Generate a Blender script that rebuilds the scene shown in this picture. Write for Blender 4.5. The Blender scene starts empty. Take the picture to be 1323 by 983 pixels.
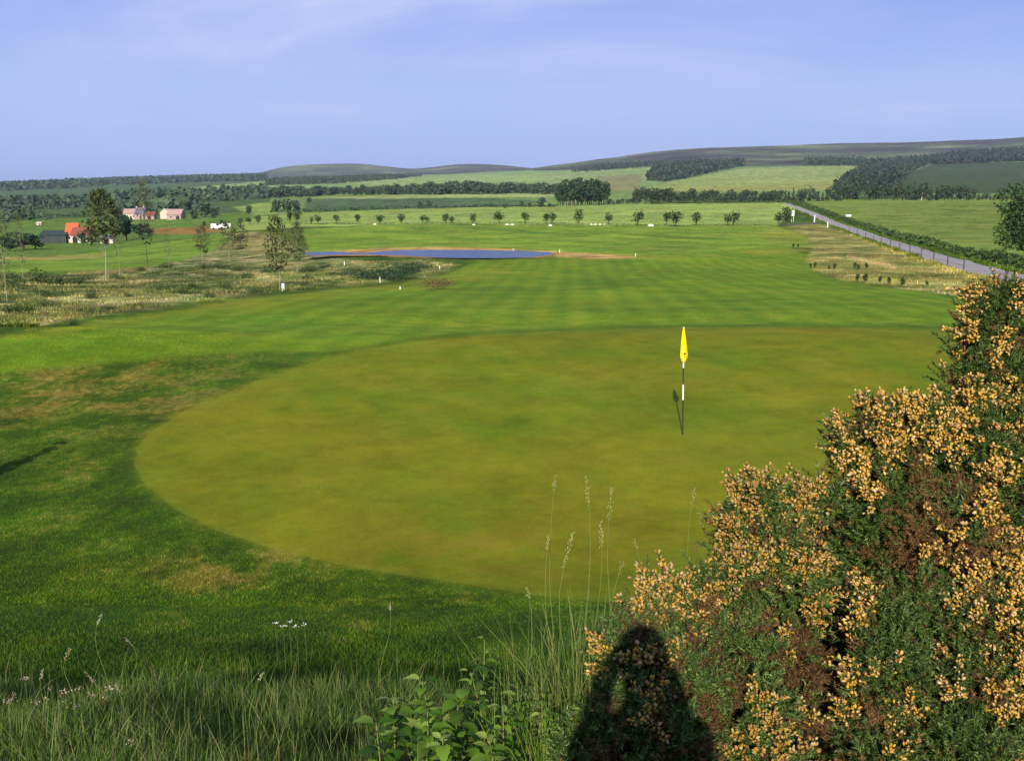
import bpy, bmesh, math, random
import numpy as np
from mathutils import Vector, Matrix

random.seed(7)
RNG = np.random.default_rng(11)
scene = bpy.context.scene
COL = scene.collection
R = math.radians

# ------------------------------------------------------------------ camera
F_PX, CX, CY = 1300.0, 661.5, 491.5          # focal length and centre in the photograph's pixels
PITCH = math.atan((CY - 240.0) / F_PX)        # eye level lies at row 240
CAM_Z = 5.0
cam_d = bpy.data.cameras.new('camera')
cam = bpy.data.objects.new('camera', cam_d)
COL.objects.link(cam)
cam.location = (0, 0, CAM_Z)
cam.rotation_euler = (math.pi / 2 - PITCH, 0, 0)
cam_d.sensor_width = 36.0
cam_d.lens = F_PX / 1323.0 * 36.0
cam_d.clip_start = 0.02
cam_d.clip_end = 30000
scene.camera = cam

# ------------------------------------------------------------------ sun and sky
SUN_EL, SUN_AZ = R(25.0), R(187.4)            # azimuth clockwise from +Y: behind the camera, a little to the left
sun_d = bpy.data.lights.new('sun', 'SUN')
sun_d.energy = 4.6
sun_d.angle = R(0.5)
sun_d.color = (1.0, 0.93, 0.80)
sun = bpy.data.objects.new('sun', sun_d)
COL.objects.link(sun)
sdir = Vector((math.sin(SUN_AZ) * math.cos(SUN_EL), math.cos(SUN_AZ) * math.cos(SUN_EL), math.sin(SUN_EL)))
sun.rotation_euler = sdir.to_track_quat('Z', 'Y').to_euler()
sun.location = (-20, -60, 60)

world = bpy.data.worlds.new('World')
scene.world = world
world.use_nodes = True
wt = world.node_tree
wt.nodes.clear()


def nd(t, kind, **kw):
    n = t.nodes.new(kind)
    for k, v in kw.items():
        if hasattr(n, k):
            setattr(n, k, v)
        else:
            n.inputs[k.replace('_', ' ')].default_value = v
    return n


def mathn(t, op, a, b=None, c=None):
    n = t.nodes.new('ShaderNodeMath')
    n.operation = op
    for i, x in enumerate((a, b, c)):
        if x is None:
            continue
        if isinstance(x, (int, float)):
            n.inputs[i].default_value = x
        else:
            t.links.new(x, n.inputs[i])
    return n.outputs[0]


def mixc(t, fac, a, b, mode='MIX'):
    n = t.nodes.new('ShaderNodeMix')
    n.data_type = 'RGBA'
    n.blend_type = mode
    for i, x in ((0, fac), (6, a), (7, b)):
        if isinstance(x, (int, float)):
            n.inputs[i].default_value = x
        elif isinstance(x, tuple):
            n.inputs[i].default_value = (x[0], x[1], x[2], 1)
        else:
            t.links.new(x, n.inputs[i])
    return n.outputs[2]


sky = nd(wt, 'ShaderNodeTexSky', sky_type='NISHITA', sun_disc=False, sun_elevation=SUN_EL, sun_rotation=SUN_AZ,
         altitude=150.0, air_density=1.0, dust_density=0.5, ozone_density=3.0)
tc = nd(wt, 'ShaderNodeTexCoord')
sep = nd(wt, 'ShaderNodeSeparateXYZ')
wt.links.new(tc.outputs['Generated'], sep.inputs[0])
den = mathn(wt, 'ADD', mathn(wt, 'MAXIMUM', sep.outputs[2], 0.0), 0.22)
comb = nd(wt, 'ShaderNodeCombineXYZ')
wt.links.new(mathn(wt, 'DIVIDE', sep.outputs[0], den), comb.inputs[0])
wt.links.new(mathn(wt, 'DIVIDE', sep.outputs[1], den), comb.inputs[1])
mp = nd(wt, 'ShaderNodeMapping')
mp.inputs['Rotation'].default_value = (0, 0, R(-10))
mp.inputs['Scale'].default_value = (0.9, 1.15, 1)
mp.inputs['Location'].default_value = (9.4, 0.7, 0)
wt.links.new(comb.outputs[0], mp.inputs[0])
nz = nd(wt, 'ShaderNodeTexNoise', Scale=0.9, Detail=7.0, Roughness=0.56, Distortion=0.6)
wt.links.new(mp.outputs[0], nz.inputs['Vector'])
ramp = nd(wt, 'ShaderNodeValToRGB')
ramp.color_ramp.elements[0].position = 0.28
ramp.color_ramp.elements[1].position = 0.68
ramp.color_ramp.elements[0].color = (0, 0, 0, 1)
ramp.color_ramp.elements[1].color = (1, 1, 1, 1)
wt.links.new(mathn(wt, 'MULTIPLY_ADD', sep.outputs[0], -0.05, nz.outputs['Fac']), ramp.inputs[0])
capped = mixc(wt, 1.0, sky.outputs[0], (2.6, 3.3, 5.6), 'DARKEN')
el = nd(wt, 'ShaderNodeValToRGB')
stops = [(0.0, (1.9, 2.48, 4.5)), (0.07, (2.45, 3.2, 5.25)), (0.17, (2.75, 3.6, 5.75)), (0.31, (1.55, 2.3, 5.4)), (1.0, (1.1, 1.8, 4.8))]
while len(el.color_ramp.elements) < len(stops):
    el.color_ramp.elements.new(0.5)
for e_, (p_, c_) in zip(el.color_ramp.elements, stops):
    e_.position = p_
    e_.color = (c_[0] / 6, c_[1] / 6, c_[2] / 6, 1)
wt.links.new(mathn(wt, 'MULTIPLY', mathn(wt, 'MAXIMUM', sep.outputs[2], 0.0), 2.0), el.inputs[0])
skyg = mixc(wt, 1.0, el.outputs[0], (6, 6, 6), 'MULTIPLY')
tint = mixc(wt, 0.88, capped, skyg)
cf = mathn(wt, 'MULTIPLY', ramp.outputs[0], mathn(wt, 'MINIMUM', mathn(wt, 'MULTIPLY', mathn(wt, 'MAXIMUM', sep.outputs[2], 0.0), 10.0), 0.92))
cloud = mixc(wt, cf, tint, mixc(wt, mathn(wt, 'POWER', ramp.outputs[0], 3.0), (2.55, 3.15, 5.7), (3.5, 4.0, 6.0)))
bg = nd(wt, 'ShaderNodeBackground', Strength=0.11)
wt.links.new(cloud, bg.inputs[0])
wo = nd(wt, 'ShaderNodeOutputWorld')
wt.links.new(bg.outputs[0], wo.inputs[0])

vs = scene.view_settings
vs.view_transform = 'Standard'
vs.look = 'None'
vs.exposure = 0.55
vs.gamma = 1.0
scene.render.engine = 'CYCLES'
scene.cycles.max_bounces = 6
scene.cycles.diffuse_bounces = 2
scene.cycles.volume_bounces = 0
scene.cycles.use_denoising = True

# ------------------------------------------------------------------ helpers
SHADOW_DIR = (-math.sin(SUN_AZ), -math.cos(SUN_AZ))


def lin(r, g, b, k=1.0):
    """an sRGB colour (0-255) as linear values, scaled"""
    o = []
    for c in (r, g, b):
        c /= 255.0
        o.append((c / 12.92 if c < 0.04045 else ((c + 0.055) / 1.055) ** 2.4) * k)
    return tuple(o)


def hash2(ix, iy, seed):
    h = (ix.astype(np.int64) * 374761393 + iy.astype(np.int64) * 668265263 + seed * 1442695041) & 0xFFFFFFFF
    h = ((h ^ (h >> 13)) * 1274126177) & 0xFFFFFFFF
    return ((h ^ (h >> 16)) & 0xFFFFFF).astype(np.float32) / float(0xFFFFFF)


def vnoise(x, y, seed=0):
    xi, yi = np.floor(x), np.floor(y)
    fx, fy = (x - xi).astype(np.float32), (y - yi).astype(np.float32)
    fx, fy = fx * fx * (3 - 2 * fx), fy * fy * (3 - 2 * fy)
    a, b = hash2(xi, yi, seed), hash2(xi + 1, yi, seed)
    c, d = hash2(xi, yi + 1, seed), hash2(xi + 1, yi + 1, seed)
    return (a + (b - a) * fx) * (1 - fy) + (c + (d - c) * fx) * fy


def fbm(x, y, seed=0, octv=4, gain=0.5):
    """0..1, centred on 0.5"""
    s, amp, tot = 0, 1.0, 0.0
    for o in range(octv):
        s = s + amp * vnoise(x * 2 ** o + 17.3 * o, y * 2 ** o - 9.1 * o, seed + o)
        tot += amp
        amp *= gain
    return s / tot


def sstep(a, b, x):
    t = np.clip((x - a) / (b - a), 0, 1)
    return t * t * (3 - 2 * t)


def in_poly(u, v, poly):
    inside = np.zeros(u.shape, bool)
    n = len(poly)
    for i in range(n):
        x0, y0 = poly[i]
        x1, y1 = poly[(i + 1) % n]
        if y0 == y1:
            continue
        c = ((y0 > v) != (y1 > v)) & (u < (x1 - x0) * (v - y0) / (y1 - y0) + x0)
        inside ^= c
    return inside


def smooth_poly(pts, n=6, closed=True):
    """Catmull-Rom through the points"""
    out = []
    m = len(pts)
    for i in range(m if closed else m - 1):
        def g(k):
            return pts[k % m] if closed else pts[min(max(k, 0), m - 1)]
        p0, p1, p2, p3 = map(np.array, (g(i - 1), g(i), g(i + 1), g(i + 2)))
        for j in range(n):
            t = j / n
            q = 0.5 * ((2 * p1) + (-p0 + p2) * t + (2 * p0 - 5 * p1 + 4 * p2 - p3) * t * t + (-p0 + 3 * p1 - 3 * p2 + p3) * t ** 3)
            out.append(tuple(q))
    if not closed:
        out.append(tuple(pts[-1]))
    return out


# ------------------------------------------------------------------ the lie of the land
def v_to_slope(v):
    return math.tan(math.atan((CY - v) / F_PX) - PITCH)


BANK = [(-30, 3.7), (-5, 3.6), (0, 3.4), (2, 3.12), (3, 2.82), (4, 2.46), (5.2, 2.00), (6.5, 1.50), (8.5, 0.78), (11, 0.20), (13, 0.04), (16, 0.0),
        (33.5, 0.0), (36, -0.14), (40, -0.46), (46, -0.62), (60, -1.3)]
ROWS = [  # distance : what row of the photograph the land reaches there, along the picture
    (100, [(-400, 362), (0, 361), (330, 358), (480, 352), (600, 349), (1000, 349), (1323, 349), (1700, 349)]),
    (136, [(-400, 352), (0, 350), (330, 338), (480, 330), (600, 328), (1323, 328), (1700, 328)]),
    (200, [(-400, 334), (0, 332), (150, 330), (330, 316), (480, 310), (600, 309), (1323, 309), (1700, 309)]),
    (294, [(-400, 318), (0, 315), (150, 313), (240, 304), (330, 293), (480, 290), (1323, 290), (1700, 290)]),
    (480, [(-400, 296), (0, 294), (150, 288), (330, 275), (480, 271), (600, 267), (820, 264), (1000, 263), (1120, 260), (1323, 258), (1700, 258)]),
    (600, [(-400, 284), (0, 282), (150, 279), (330, 268), (480, 267), (600, 268), (820, 264), (1000, 262), (1120, 260), (1323, 259), (1700, 259)]),
    (1000, [(-400, 270), (0, 268), (150, 265), (330, 258), (480, 252), (720, 252), (860, 248), (1000, 247), (1120, 246), (1323, 248), (1700, 248)]),
    (1500, [(-400, 260), (0, 258), (150, 252), (330, 246), (480, 240), (720, 239), (860, 235), (1000, 233), (1120, 231), (1250, 229), (1323, 227), (1700, 222)]),
    (2200, [(-400, 250), (0, 247), (150, 243), (330, 237), (480, 233), (600, 231), (720, 226), (860, 217), (1000, 215), (1120, 210), (1250, 209), (1323, 204), (1700, 190)]),
    (3000, [(-400, 245), (0, 243), (150, 238), (330, 233), (480, 229), (600, 227), (720, 220), (780, 215), (860, 206), (1000, 202), (1120, 198), (1250, 193), (1323, 187), (1700, 176)]),
    (3800, [(-400, 243), (0, 241), (150, 236), (330, 231), (480, 227), (600, 224), (680, 220), (720, 212), (770, 206), (830, 196), (880, 190), (980, 187), (1060, 184), (1150, 182), (1230, 180), (1280, 179), (1323, 174), (1700, 168)]),
    (4600, [(-400, 243), (0, 241), (150, 237), (330, 230), (380, 224), (480, 223), (540, 226), (600, 221), (680, 221), (720, 217), (830, 202), (980, 194), (1150, 190), (1323, 184), (1700, 180)]),
    (5200, [(-400, 243), (0, 241), (150, 236), (330, 229), (360, 220), (395, 217), (470, 218), (510, 221), (545, 225), (570, 219), (610, 216), (660, 219), (690, 219), (720, 222), (830, 210), (980, 205), (1323, 200), (1700, 200)]),
    (7000, [(-400, 245), (1700, 245)]),
]
TT = np.linspace(-1.7, 1.7, 700)
LY = np.linspace(math.log(1.0), math.log(7000), 900)


def gauss1(a, sig, axis):
    r = int(3 * sig) + 1
    k = np.exp(-0.5 * (np.arange(-r, r + 1) / sig) ** 2)
    k /= k.sum()
    pad = [(r, r) if i == axis else (0, 0) for i in range(a.ndim)]
    b = np.pad(a, pad, mode='edge')
    out = np.zeros_like(a)
    for i, w in enumerate(k):
        sl = [slice(None)] * a.ndim
        sl[axis] = slice(i, i + a.shape[axis])
        out += w * b[tuple(sl)]
    return out


def build_table():
    uu = CX + F_PX * TT / 0.985
    ys, zs = [], []
    by, bz = [b[0] for b in BANK], [b[1] for b in BANK]
    for y in (1.0, 2, 2.5, 3, 4, 5.2, 6.5, 8.5, 11, 13, 16, 25, 33.5, 36, 40, 46, 60):
        ys.append(y)
        zs.append(np.full(TT.shape, np.interp(y, by, bz)))
    for y, pts in ROWS:
        v = np.interp(uu, [p[0] for p in pts], [p[1] for p in pts])
        ys.append(y)
        zs.append(CAM_Z + y * np.array([v_to_slope(q) for q in v]))
    zs = np.array(zs)
    ly = np.log(ys)
    tab = np.empty((len(LY), len(TT)))
    for j in range(len(TT)):
        tab[:, j] = np.interp(LY, ly, zs[:, j])
    tab = gauss1(tab, 3.0, 1)
    near = gauss1(tab, 2.0, 0)
    far = gauss1(tab, 7.0, 0)
    w = sstep(math.log(40), math.log(90), LY)[:, None]
    return near * (1 - w) + far * w


TAB = build_table()


def H(x, y):
    """height of the ground"""
    x, y = np.asarray(x, float), np.asarray(y, float)
    ys = np.maximum(y, 1.0)
    a = np.clip((x / ys - TT[0]) / (TT[1] - TT[0]), 0, len(TT) - 1.001)
    b = np.clip((np.log(ys) - LY[0]) / (LY[1] - LY[0]), 0, len(LY) - 1.001)
    i, j = a.astype(int), b.astype(int)
    fa, fb = a - i, b - j
    z = (TAB[j, i] * (1 - fa) + TAB[j, i + 1] * fa) * (1 - fb) + (TAB[j + 1, i] * (1 - fa) + TAB[j + 1, i + 1] * fa) * fb
    zb = np.interp(y, [p[0] for p in BANK], [p[1] for p in BANK])
    z = np.where(y < 2.0, zb, z)
    und = (fbm(x * 0.09 + 3, y * 0.09, 5, 3) - 0.5)
    z = z + und * (0.5 * sstep(40, 90, y) * (1 - sstep(125, 150, y)) + 1.6 * sstep(300, 700, y)) + und * 0.12 * sstep(9, 13, y)
    z = z + (fbm(x * 0.8, y * 0.8, 8, 3) - 0.5) * 0.10 * (1 - sstep(9, 12, y))
    big = (fbm(x * 0.004 + 1, y * 0.004, 9, 4) - 0.5)
    z = z + big * 9 * sstep(900, 2500, y)
    t = x / ys
    pl = lambda t0, w: np.exp(-(np.abs((t - t0) / w) ** 3.0))
    z = z + 40 * np.exp(-((y - 5200) / 420) ** 2) * (0.95 * pl(-0.172, 0.082) + 0.8 * pl(-0.035, 0.060))
    # a mound on the left of the green, where the mown rough meets the scrub
    z = z + 0.55 * np.exp(-(((x + 17) / 7) ** 2 + ((y - 31) / 4.5) ** 2))
    return z


CP, SP = math.cos(PITCH), math.sin(PITCH)


def project(x, y, z):
    dz = z - CAM_Z
    dep = y * CP - dz * SP
    return CX + F_PX * x / dep, CY - F_PX * (y * SP + dz * CP) / dep


def ray(u, v):
    a, b = (u - CX) / F_PX, (CY - v) / F_PX
    d = np.array([a, CP + b * SP, -SP + b * CP])
    return d / d[1]


def at(u, v, y):
    """the point on the sight line of a photo pixel at forward distance y"""
    d = ray(u, v)
    return Vector((d[0] * y, y, CAM_Z + d[2] * y))


def hit(u, v, y0=3.0, y1=6500.0):
    """where the sight line of a photo pixel meets the ground"""
    d = ray(u, v)
    ys = np.exp(np.linspace(math.log(y0), math.log(y1), 3000))
    g = CAM_Z + d[2] * ys - H(d[0] * ys, ys)
    k = np.argmax(g <= 0)
    if g[k] > 0:
        k = np.argmin(g)
    y = ys[k]
    if k > 0 and g[k] <= 0 < g[k - 1]:
        y = ys[k - 1] + (ys[k] - ys[k - 1]) * g[k - 1] / (g[k - 1] - g[k])
    x = d[0] * y
    return Vector((x, y, float(H(x, y))))


def ground(x, y):
    return Vector((x, y, float(H(x, y))))


# ------------------------------------------------------------------ mesh builders
def np_mesh(name, V, faces_list, mats=(), smooth=False):
    """V: n x 3; faces_list: [(F (m x k) int array, material index)]"""
    me = bpy.data.meshes.new(name)
    V = np.asarray(V, np.float32)
    me.vertices.add(len(V))
    me.vertices.foreach_set('co', V.ravel())
    li = np.concatenate([np.asarray(f).ravel() for f, m in faces_list]).astype(np.int32)
    tot = np.concatenate([np.full(len(f), np.asarray(f).shape[1]) for f, m in faces_list]).astype(np.int32)
    mi = np.concatenate([np.full(len(f), m) for f, m in faces_list]).astype(np.int32)
    st = np.concatenate([[0], np.cumsum(tot)[:-1]]).astype(np.int32)
    me.loops.add(len(li))
    me.loops.foreach_set('vertex_index', li)
    me.polygons.add(len(tot))
    me.polygons.foreach_set('loop_start', st)
    me.polygons.foreach_set('material_index', mi)
    if smooth:
        me.polygons.foreach_set('use_smooth', np.ones(len(tot), bool))
    for m in mats:
        me.materials.append(m)
    me.update(calc_edges=True)
    return me


def link(name, me, parent=None, loc=None):
    o = bpy.data.objects.new(name, me)
    COL.objects.link(o)
    if parent:
        o.parent = parent
    if loc is not None:
        o.location = loc
    return o


def tag(o, label=None, cat=None, group=None, kind=None):
    if label:
        o['label'] = label
    if cat:
        o['category'] = cat
    if group:
        o['group'] = group
    if kind:
        o['kind'] = kind
    return o


def thing(name, loc, label, cat, group=None, rz=0.0):
    o = bpy.data.objects.new(name, None)
    COL.objects.link(o)
    o.location = loc
    o.rotation_euler = (0, 0, rz)
    o.empty_display_size = 0.2
    return tag(o, label, cat, group)


def copy_tree(o, parent=None):
    c = o.copy()
    COL.objects.link(c)
    if parent:
        c.parent = parent
    for ch in list(o.children):
        copy_tree(ch, c)
    return c


class MB:
    """collects simple solids into one mesh"""

    def __init__(self):
        self.bm = bmesh.new()

    def box(self, c, s, rz=0.0, bev=0.0):
        m = Matrix.Translation(c) @ Matrix.Rotation(rz, 4, 'Z') @ Matrix.Diagonal((s[0], s[1], s[2], 1))
        r = bmesh.ops.create_cube(self.bm, size=1.0, matrix=m)
        if bev:
            es = list({e for v in r['verts'] for e in v.link_edges})
            bmesh.ops.bevel(self.bm, geom=es, offset=bev, segments=2, affect='EDGES')
        return self

    def tube(self, pts, rad, n=8, cap=True):
        rings = []
        for i, p in enumerate(pts):
            p = Vector(p)
            a = Vector(pts[max(i - 1, 0)])
            b = Vector(pts[min(i + 1, len(pts) - 1)])
            d = (b - a).normalized()
            s = d.cross(Vector((0.31, 0.95, 0.05))).normalized()
            t = d.cross(s)
            rr = rad[i] if isinstance(rad, (list, tuple)) else rad
            rings.append([self.bm.verts.new(p + (s * math.cos(2 * math.pi * k / n) + t * math.sin(2 * math.pi * k / n)) * rr) for k in range(n)])
        for a, b in zip(rings, rings[1:]):
            for k in range(n):
                self.bm.faces.new((a[k], a[(k + 1) % n], b[(k + 1) % n], b[k]))
        if cap:
            self.bm.faces.new(rings[0][::-1])
            self.bm.faces.new(rings[-1])
        return self

    def poly(self, pts, thick=None):
        """a flat polygon, or a prism along the vector thick"""
        vs_ = [self.bm.verts.new(p) for p in pts]
        f = self.bm.faces.new(vs_)
        if thick is not None:
            r = bmesh.ops.extrude_face_region(self.bm, geom=[f])
            bmesh.ops.translate(self.bm, vec=thick, verts=[e for e in r['geom'] if isinstance(e, bmesh.types.BMVert)])
        return self

    def build(self, name, mat, parent=None, smooth=False, loc=None):
        bmesh.ops.recalc_face_normals(self.bm, faces=self.bm.faces)
        me = bpy.data.meshes.new(name)
        self.bm.to_mesh(me)
        self.bm.free()
        for m in (mat if isinstance(mat, (list, tuple)) else [mat]):
            me.materials.append(m)
        if smooth:
            for p in me.polygons:
                p.use_smooth = True
        return link(name, me, parent, loc)


# ------------------------------------------------------------------ materials
def new_mat(name):
    m = bpy.data.materials.new(name)
    m.use_nodes = True
    t = m.node_tree
    b = t.nodes['Principled BSDF']
    return m, t, b


def plain(name, col, rough=0.7, noise=0.15, scale=8.0, spec=0.3, metal=0.0):
    m, t, b = new_mat(name)
    n = nd(t, 'ShaderNodeTexNoise', Scale=scale, Detail=5.0, Roughness=0.6)
    c = nd(t, 'ShaderNodeTexCoord')
    t.links.new(c.outputs['Object'], n.inputs['Vector'])
    lo = tuple(x * (1 - noise) for x in col)
    hi = tuple(min(1, x * (1 + noise)) for x in col)
    t.links.new(mixc(t, n.outputs['Fac'], lo, hi), b.inputs['Base Color'])
    b.inputs['Roughness'].default_value = rough
    b.inputs['Specular IOR Level'].default_value = spec
    b.inputs['Metallic'].default_value = metal
    return m


def leafy(name, cols, rough=0.6, trans=0.25, spec=0.25):
    """foliage: every leaf (mesh island) takes its own tone from the list"""
    m, t, b = new_mat(name)
    g = nd(t, 'ShaderNodeNewGeometry')
    rp = nd(t, 'ShaderNodeValToRGB')
    el = rp.color_ramp.elements
    while len(el) < len(cols):
        el.new(0.5)
    for i, c in enumerate(cols):
        el[i].position = i / max(1, len(cols) - 1)
        el[i].color = (*c, 1)
    t.links.new(g.outputs['Random Per Island'], rp.inputs[0])
    oi = nd(t, 'ShaderNodeObjectInfo')
    f = mathn(t, 'MULTIPLY_ADD', oi.outputs['Random'], 0.4, 0.8)
    hs = nd(t, 'ShaderNodeHueSaturation')
    t.links.new(f, hs.inputs['Value'])
    t.links.new(rp.outputs[0], hs.inputs['Color'])
    t.links.new(hs.outputs[0], b.inputs['Base Color'])
    b.inputs['Roughness'].default_value = rough
    b.inputs['Specular IOR Level'].default_value = spec
    if trans:
        tr = nd(t, 'ShaderNodeBsdfTranslucent')
        t.links.new(hs.outputs[0], tr.inputs[0])
        mx = nd(t, 'ShaderNodeMixShader')
        mx.inputs[0].default_value = trans
        t.links.new(b.outputs[0], mx.inputs[1])
        t.links.new(tr.outputs[0], mx.inputs[2])
        t.links.new(mx.outputs[0], t.nodes['Material Output'].inputs[0])
    return m


def ground_mat():
    m, t, b = new_mat('turf_and_soil')
    a = nd(t, 'ShaderNodeAttribute', attribute_name='cover')
    c = nd(t, 'ShaderNodeNewGeometry')
    n1 = nd(t, 'ShaderNodeTexNoise', Scale=22.0, Detail=4.0, Roughness=0.7)
    n2 = nd(t, 'ShaderNodeTexNoise', Scale=0.35, Detail=5.0, Roughness=0.6)
    t.links.new(c.outputs['Position'], n1.inputs['Vector'])
    t.links.new(c.outputs['Position'], n2.inputs['Vector'])
    f = mathn(t, 'MULTIPLY', mathn(t, 'MULTIPLY_ADD', n1.outputs['Fac'], 0.5, 0.75), mathn(t, 'MULTIPLY_ADD', n2.outputs['Fac'], 0.3, 0.85))
    hs = nd(t, 'ShaderNodeHueSaturation')
    t.links.new(f, hs.inputs['Value'])
    t.links.new(a.outputs['Color'], hs.inputs['Color'])
    t.links.new(hs.outputs[0], b.inputs['Base Color'])
    b.inputs['Roughness'].default_value = 0.95
    b.inputs['Specular IOR Level'].default_value = 0.06
    bp = nd(t, 'ShaderNodeBump', Strength=0.5, Distance=0.02)
    t.links.new(n1.outputs['Fac'], bp.inputs['Height'])
    t.links.new(bp.outputs[0], b.inputs['Normal'])
    return m


M_GROUND = ground_mat()

# ------------------------------------------------------------------ ground sheet
KA = 1.18     # sunlit level ground shows about this many times its albedo (exposure included)


def A(r, g, b):
    return np.array(lin(r, g, b, 1.0 / KA))


def make_rows():
    ys = [2.0]
    while ys[-1] < 6900:
        y = ys[-1]
        d = min(max(0.03, y * y / 6500 * 1.25), y * (0.011 if y < 500 else 0.0075))
        ys.append(y + d)
    return np.array(ys)


ROWY = make_rows()
COLT = np.concatenate([np.linspace(-1.6, -0.56, 70)[:-1], np.linspace(-0.56, 0.56, 860), np.linspace(0.56, 1.6, 70)[1:]])
GX = ROWY[:, None] * COLT[None, :]
GY = np.repeat(ROWY[:, None], len(COLT), 1)
GZ = H(GX, GY)
GU, GV = project(GX, GY, GZ)

GREEN = smooth_poly([(175, 592), (181, 570), (202, 552), (245, 529), (305, 504), (372, 478), (445, 457), (525, 443), (620, 434), (740, 428.5), (880, 424),
                     (1000, 423), (1120, 424), (1230, 427), (1340, 434), (1500, 470), (1560, 560), (1480, 680), (1250, 755), (1000, 790), (800, 780), (650, 762),
                     (560, 749), (470, 735), (400, 719), (330, 701), (270, 680), (226, 656), (195, 632), (179, 610)], 5)
SCRUB = [(-300, 500), (0, 433), (100, 412), (200, 398), (300, 386), (400, 374), (480, 367), (560, 357), (600, 342), (560, 336), (480, 337), (432, 333),
         (400, 327), (385, 315), (330, 300), (280, 298), (262, 306), (240, 330), (200, 342), (130, 352), (60, 353), (0, 352), (-300, 360)]
TANROUGH = [(1010, 291), (1060, 289), (1100, 303), (1150, 322), (1200, 338), (1260, 353), (1330, 373), (1600, 450), (1600, 420), (1330, 397), (1260, 385), (1150, 371),
            (1085, 362), (1050, 350), (1040, 335), (1050, 322), (1040, 305)]
POND = smooth_poly([(398, 327), (420, 325.5), (446, 325.6), (470, 327), (500, 324.5), (560, 323), (640, 323.8), (700, 325.6), (712, 327.6), (695, 331), (660, 332.8),
                    (610, 333.2), (560, 332), (520, 330), (480, 329.3), (440, 329.3), (405, 330)], 4)
POND_Z = float(H(-3, 133)) - 0.02

zone = np.zeros(GX.shape, np.int8)
ZN = ['ground', 'putting_green', 'fairway', 'rough_ground', 'field', 'hills', 'pond_bank']
col = np.zeros(GX.shape + (3,), np.float32)


def paint(mask, c, soft=1.0, z=None):
    m = mask.astype(np.float32)
    if soft:
        m = gauss1(gauss1(m, soft, 0), soft, 1)
    col[:] = col * (1 - m[..., None]) + np.asarray(c, np.float32) * m[..., None]
    if z is not None:
        zone[m > 0.5] = z
    return m


def lerp3(n, stops):
    """colour by a 0..1 field through colour stops"""
    n = np.clip(n, 0, 1)
    p = [s[0] for s in stops]
    return np.stack([np.interp(n, p, [s[1][k] for s in stops]) for k in range(3)], -1)


def jit(px, scale, seed):
    """photo coordinates roughened in world space, for irregular borders"""
    s = 1.0 / scale
    return (GU + (fbm(GX * s, GY * s, seed, 4) - 0.5) * px * 2, GV + (fbm(GX * s + 40, GY * s, seed + 9, 4) - 0.5) * px)


n_s = fbm(GX * 1.3, GY * 0.9, 21, 5)
n_m = fbm(GX * 0.35 + 7, GY * 0.30, 31, 5)
n_l = fbm(GX * 0.09, GY * 0.06, 41, 4)
# the mown rough on the bank and round the green
fine = fbm(GX * 9, GY * 7, 51, 3)
col[:] = lerp3(0.25 * n_m + 0.75 * n_s + (n_s - 0.5) * 0.35 + (fine - 0.5) * 0.7,
               [(0.2, A(56, 80, 16)), (0.42, A(64, 90, 18)), (0.58, A(72, 98, 22)), (0.76, A(90, 106, 32)), (0.95, A(118, 112, 54))])
# dry worn patches
dry = sstep(0.54, 0.68, 0.5 * n_m + 0.3 * n_s + 0.2 * fbm(GX * 0.5, GY * 2.2, 61, 4))
dryzone = np.maximum(np.exp(-(((GU - 120) / 230) ** 2 + ((GV - 508) / 52) ** 2)), 0.9 * np.exp(-(((GU - 300) / 110) ** 2 + ((GV - 735) / 30) ** 2)))
dryzone = np.maximum(dryzone, 0.8 * np.exp(-(((GU - 470) / 120) ** 2 + ((GV - 448) / 14) ** 2)))
dryzone = np.maximum(dryzone, 0.2 * np.exp(-(((GU - 110) / 120) ** 2 + ((GV - 690) / 40) ** 2)))
dryzone = np.maximum(dryzone, 0.7 * np.exp(-(((GU - 560) / 140) ** 2 + ((GV - 768) / 20) ** 2)))
d2 = np.clip(dry * 0.12 + dryzone * sstep(0.42, 0.62, 0.35 * n_s + 0.45 * fbm(GX * 1.3, GY * 1.5, 71, 5) + 0.2 * fine), 0, 1)[..., None]
col[:] = col * (1 - d2 * 0.8) + lerp3(fine, [(0.2, A(110, 96, 46)), (0.8, A(142, 126, 72))]) * d2 * 0.8
# lush dark bank just above the tall grass
lush = (sstep(11.2, 8.4, GY) * (1 - dryzone * 0.7))[..., None]
col[:] = col * (1 - 0.75 * lush) + lerp3(n_s, [(0.25, A(38, 60, 10)), (0.6, A(54, 78, 18)), (0.85, A(76, 92, 28))]) * 0.75 * lush

far = GY > 36
# the long fairway
uj, vj = jit(5, 3.0, 81)
FAIR = [(-400, 520), (0, 436), (300, 389), (480, 370), (560, 360), (600, 345), (620, 337), (700, 336), (800, 330), (900, 326), (1000, 312), (1045, 330), (1055, 352), (1090, 364),
        (1260, 387), (1600, 420), (1600, 470), (1340, 436), (1230, 428), (880, 424.5), (740, 429), (620, 435), (525, 443), (440, 457), (300, 455), (0, 480), (-400, 560)]
ang = 0.06
stripe = np.sin((GX * math.cos(ang) - GY * math.sin(ang)) * 2 * math.pi / 1.7 + 0.9 * n_l)
stripe2 = np.sin((GY + 0.25 * GX) * 2 * math.pi / 9.0 + 3 * n_m)
ff = 0.55 + (n_m - 0.5) * 0.35 + (n_l - 0.5) * 0.35 + (n_s - 0.5) * 0.2 + stripe * 0.085 + stripe2 * 0.0 + (fine - 0.5) * 0.2
fair_c = lerp3(ff, [(0.15, A(82, 112, 22)), (0.45, A(100, 128, 30)), (0.65, A(116, 138, 36)), (0.95, A(140, 148, 48))])
fm = paint(in_poly(uj, vj, FAIR), fair_c, 1.5, 2)
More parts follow.
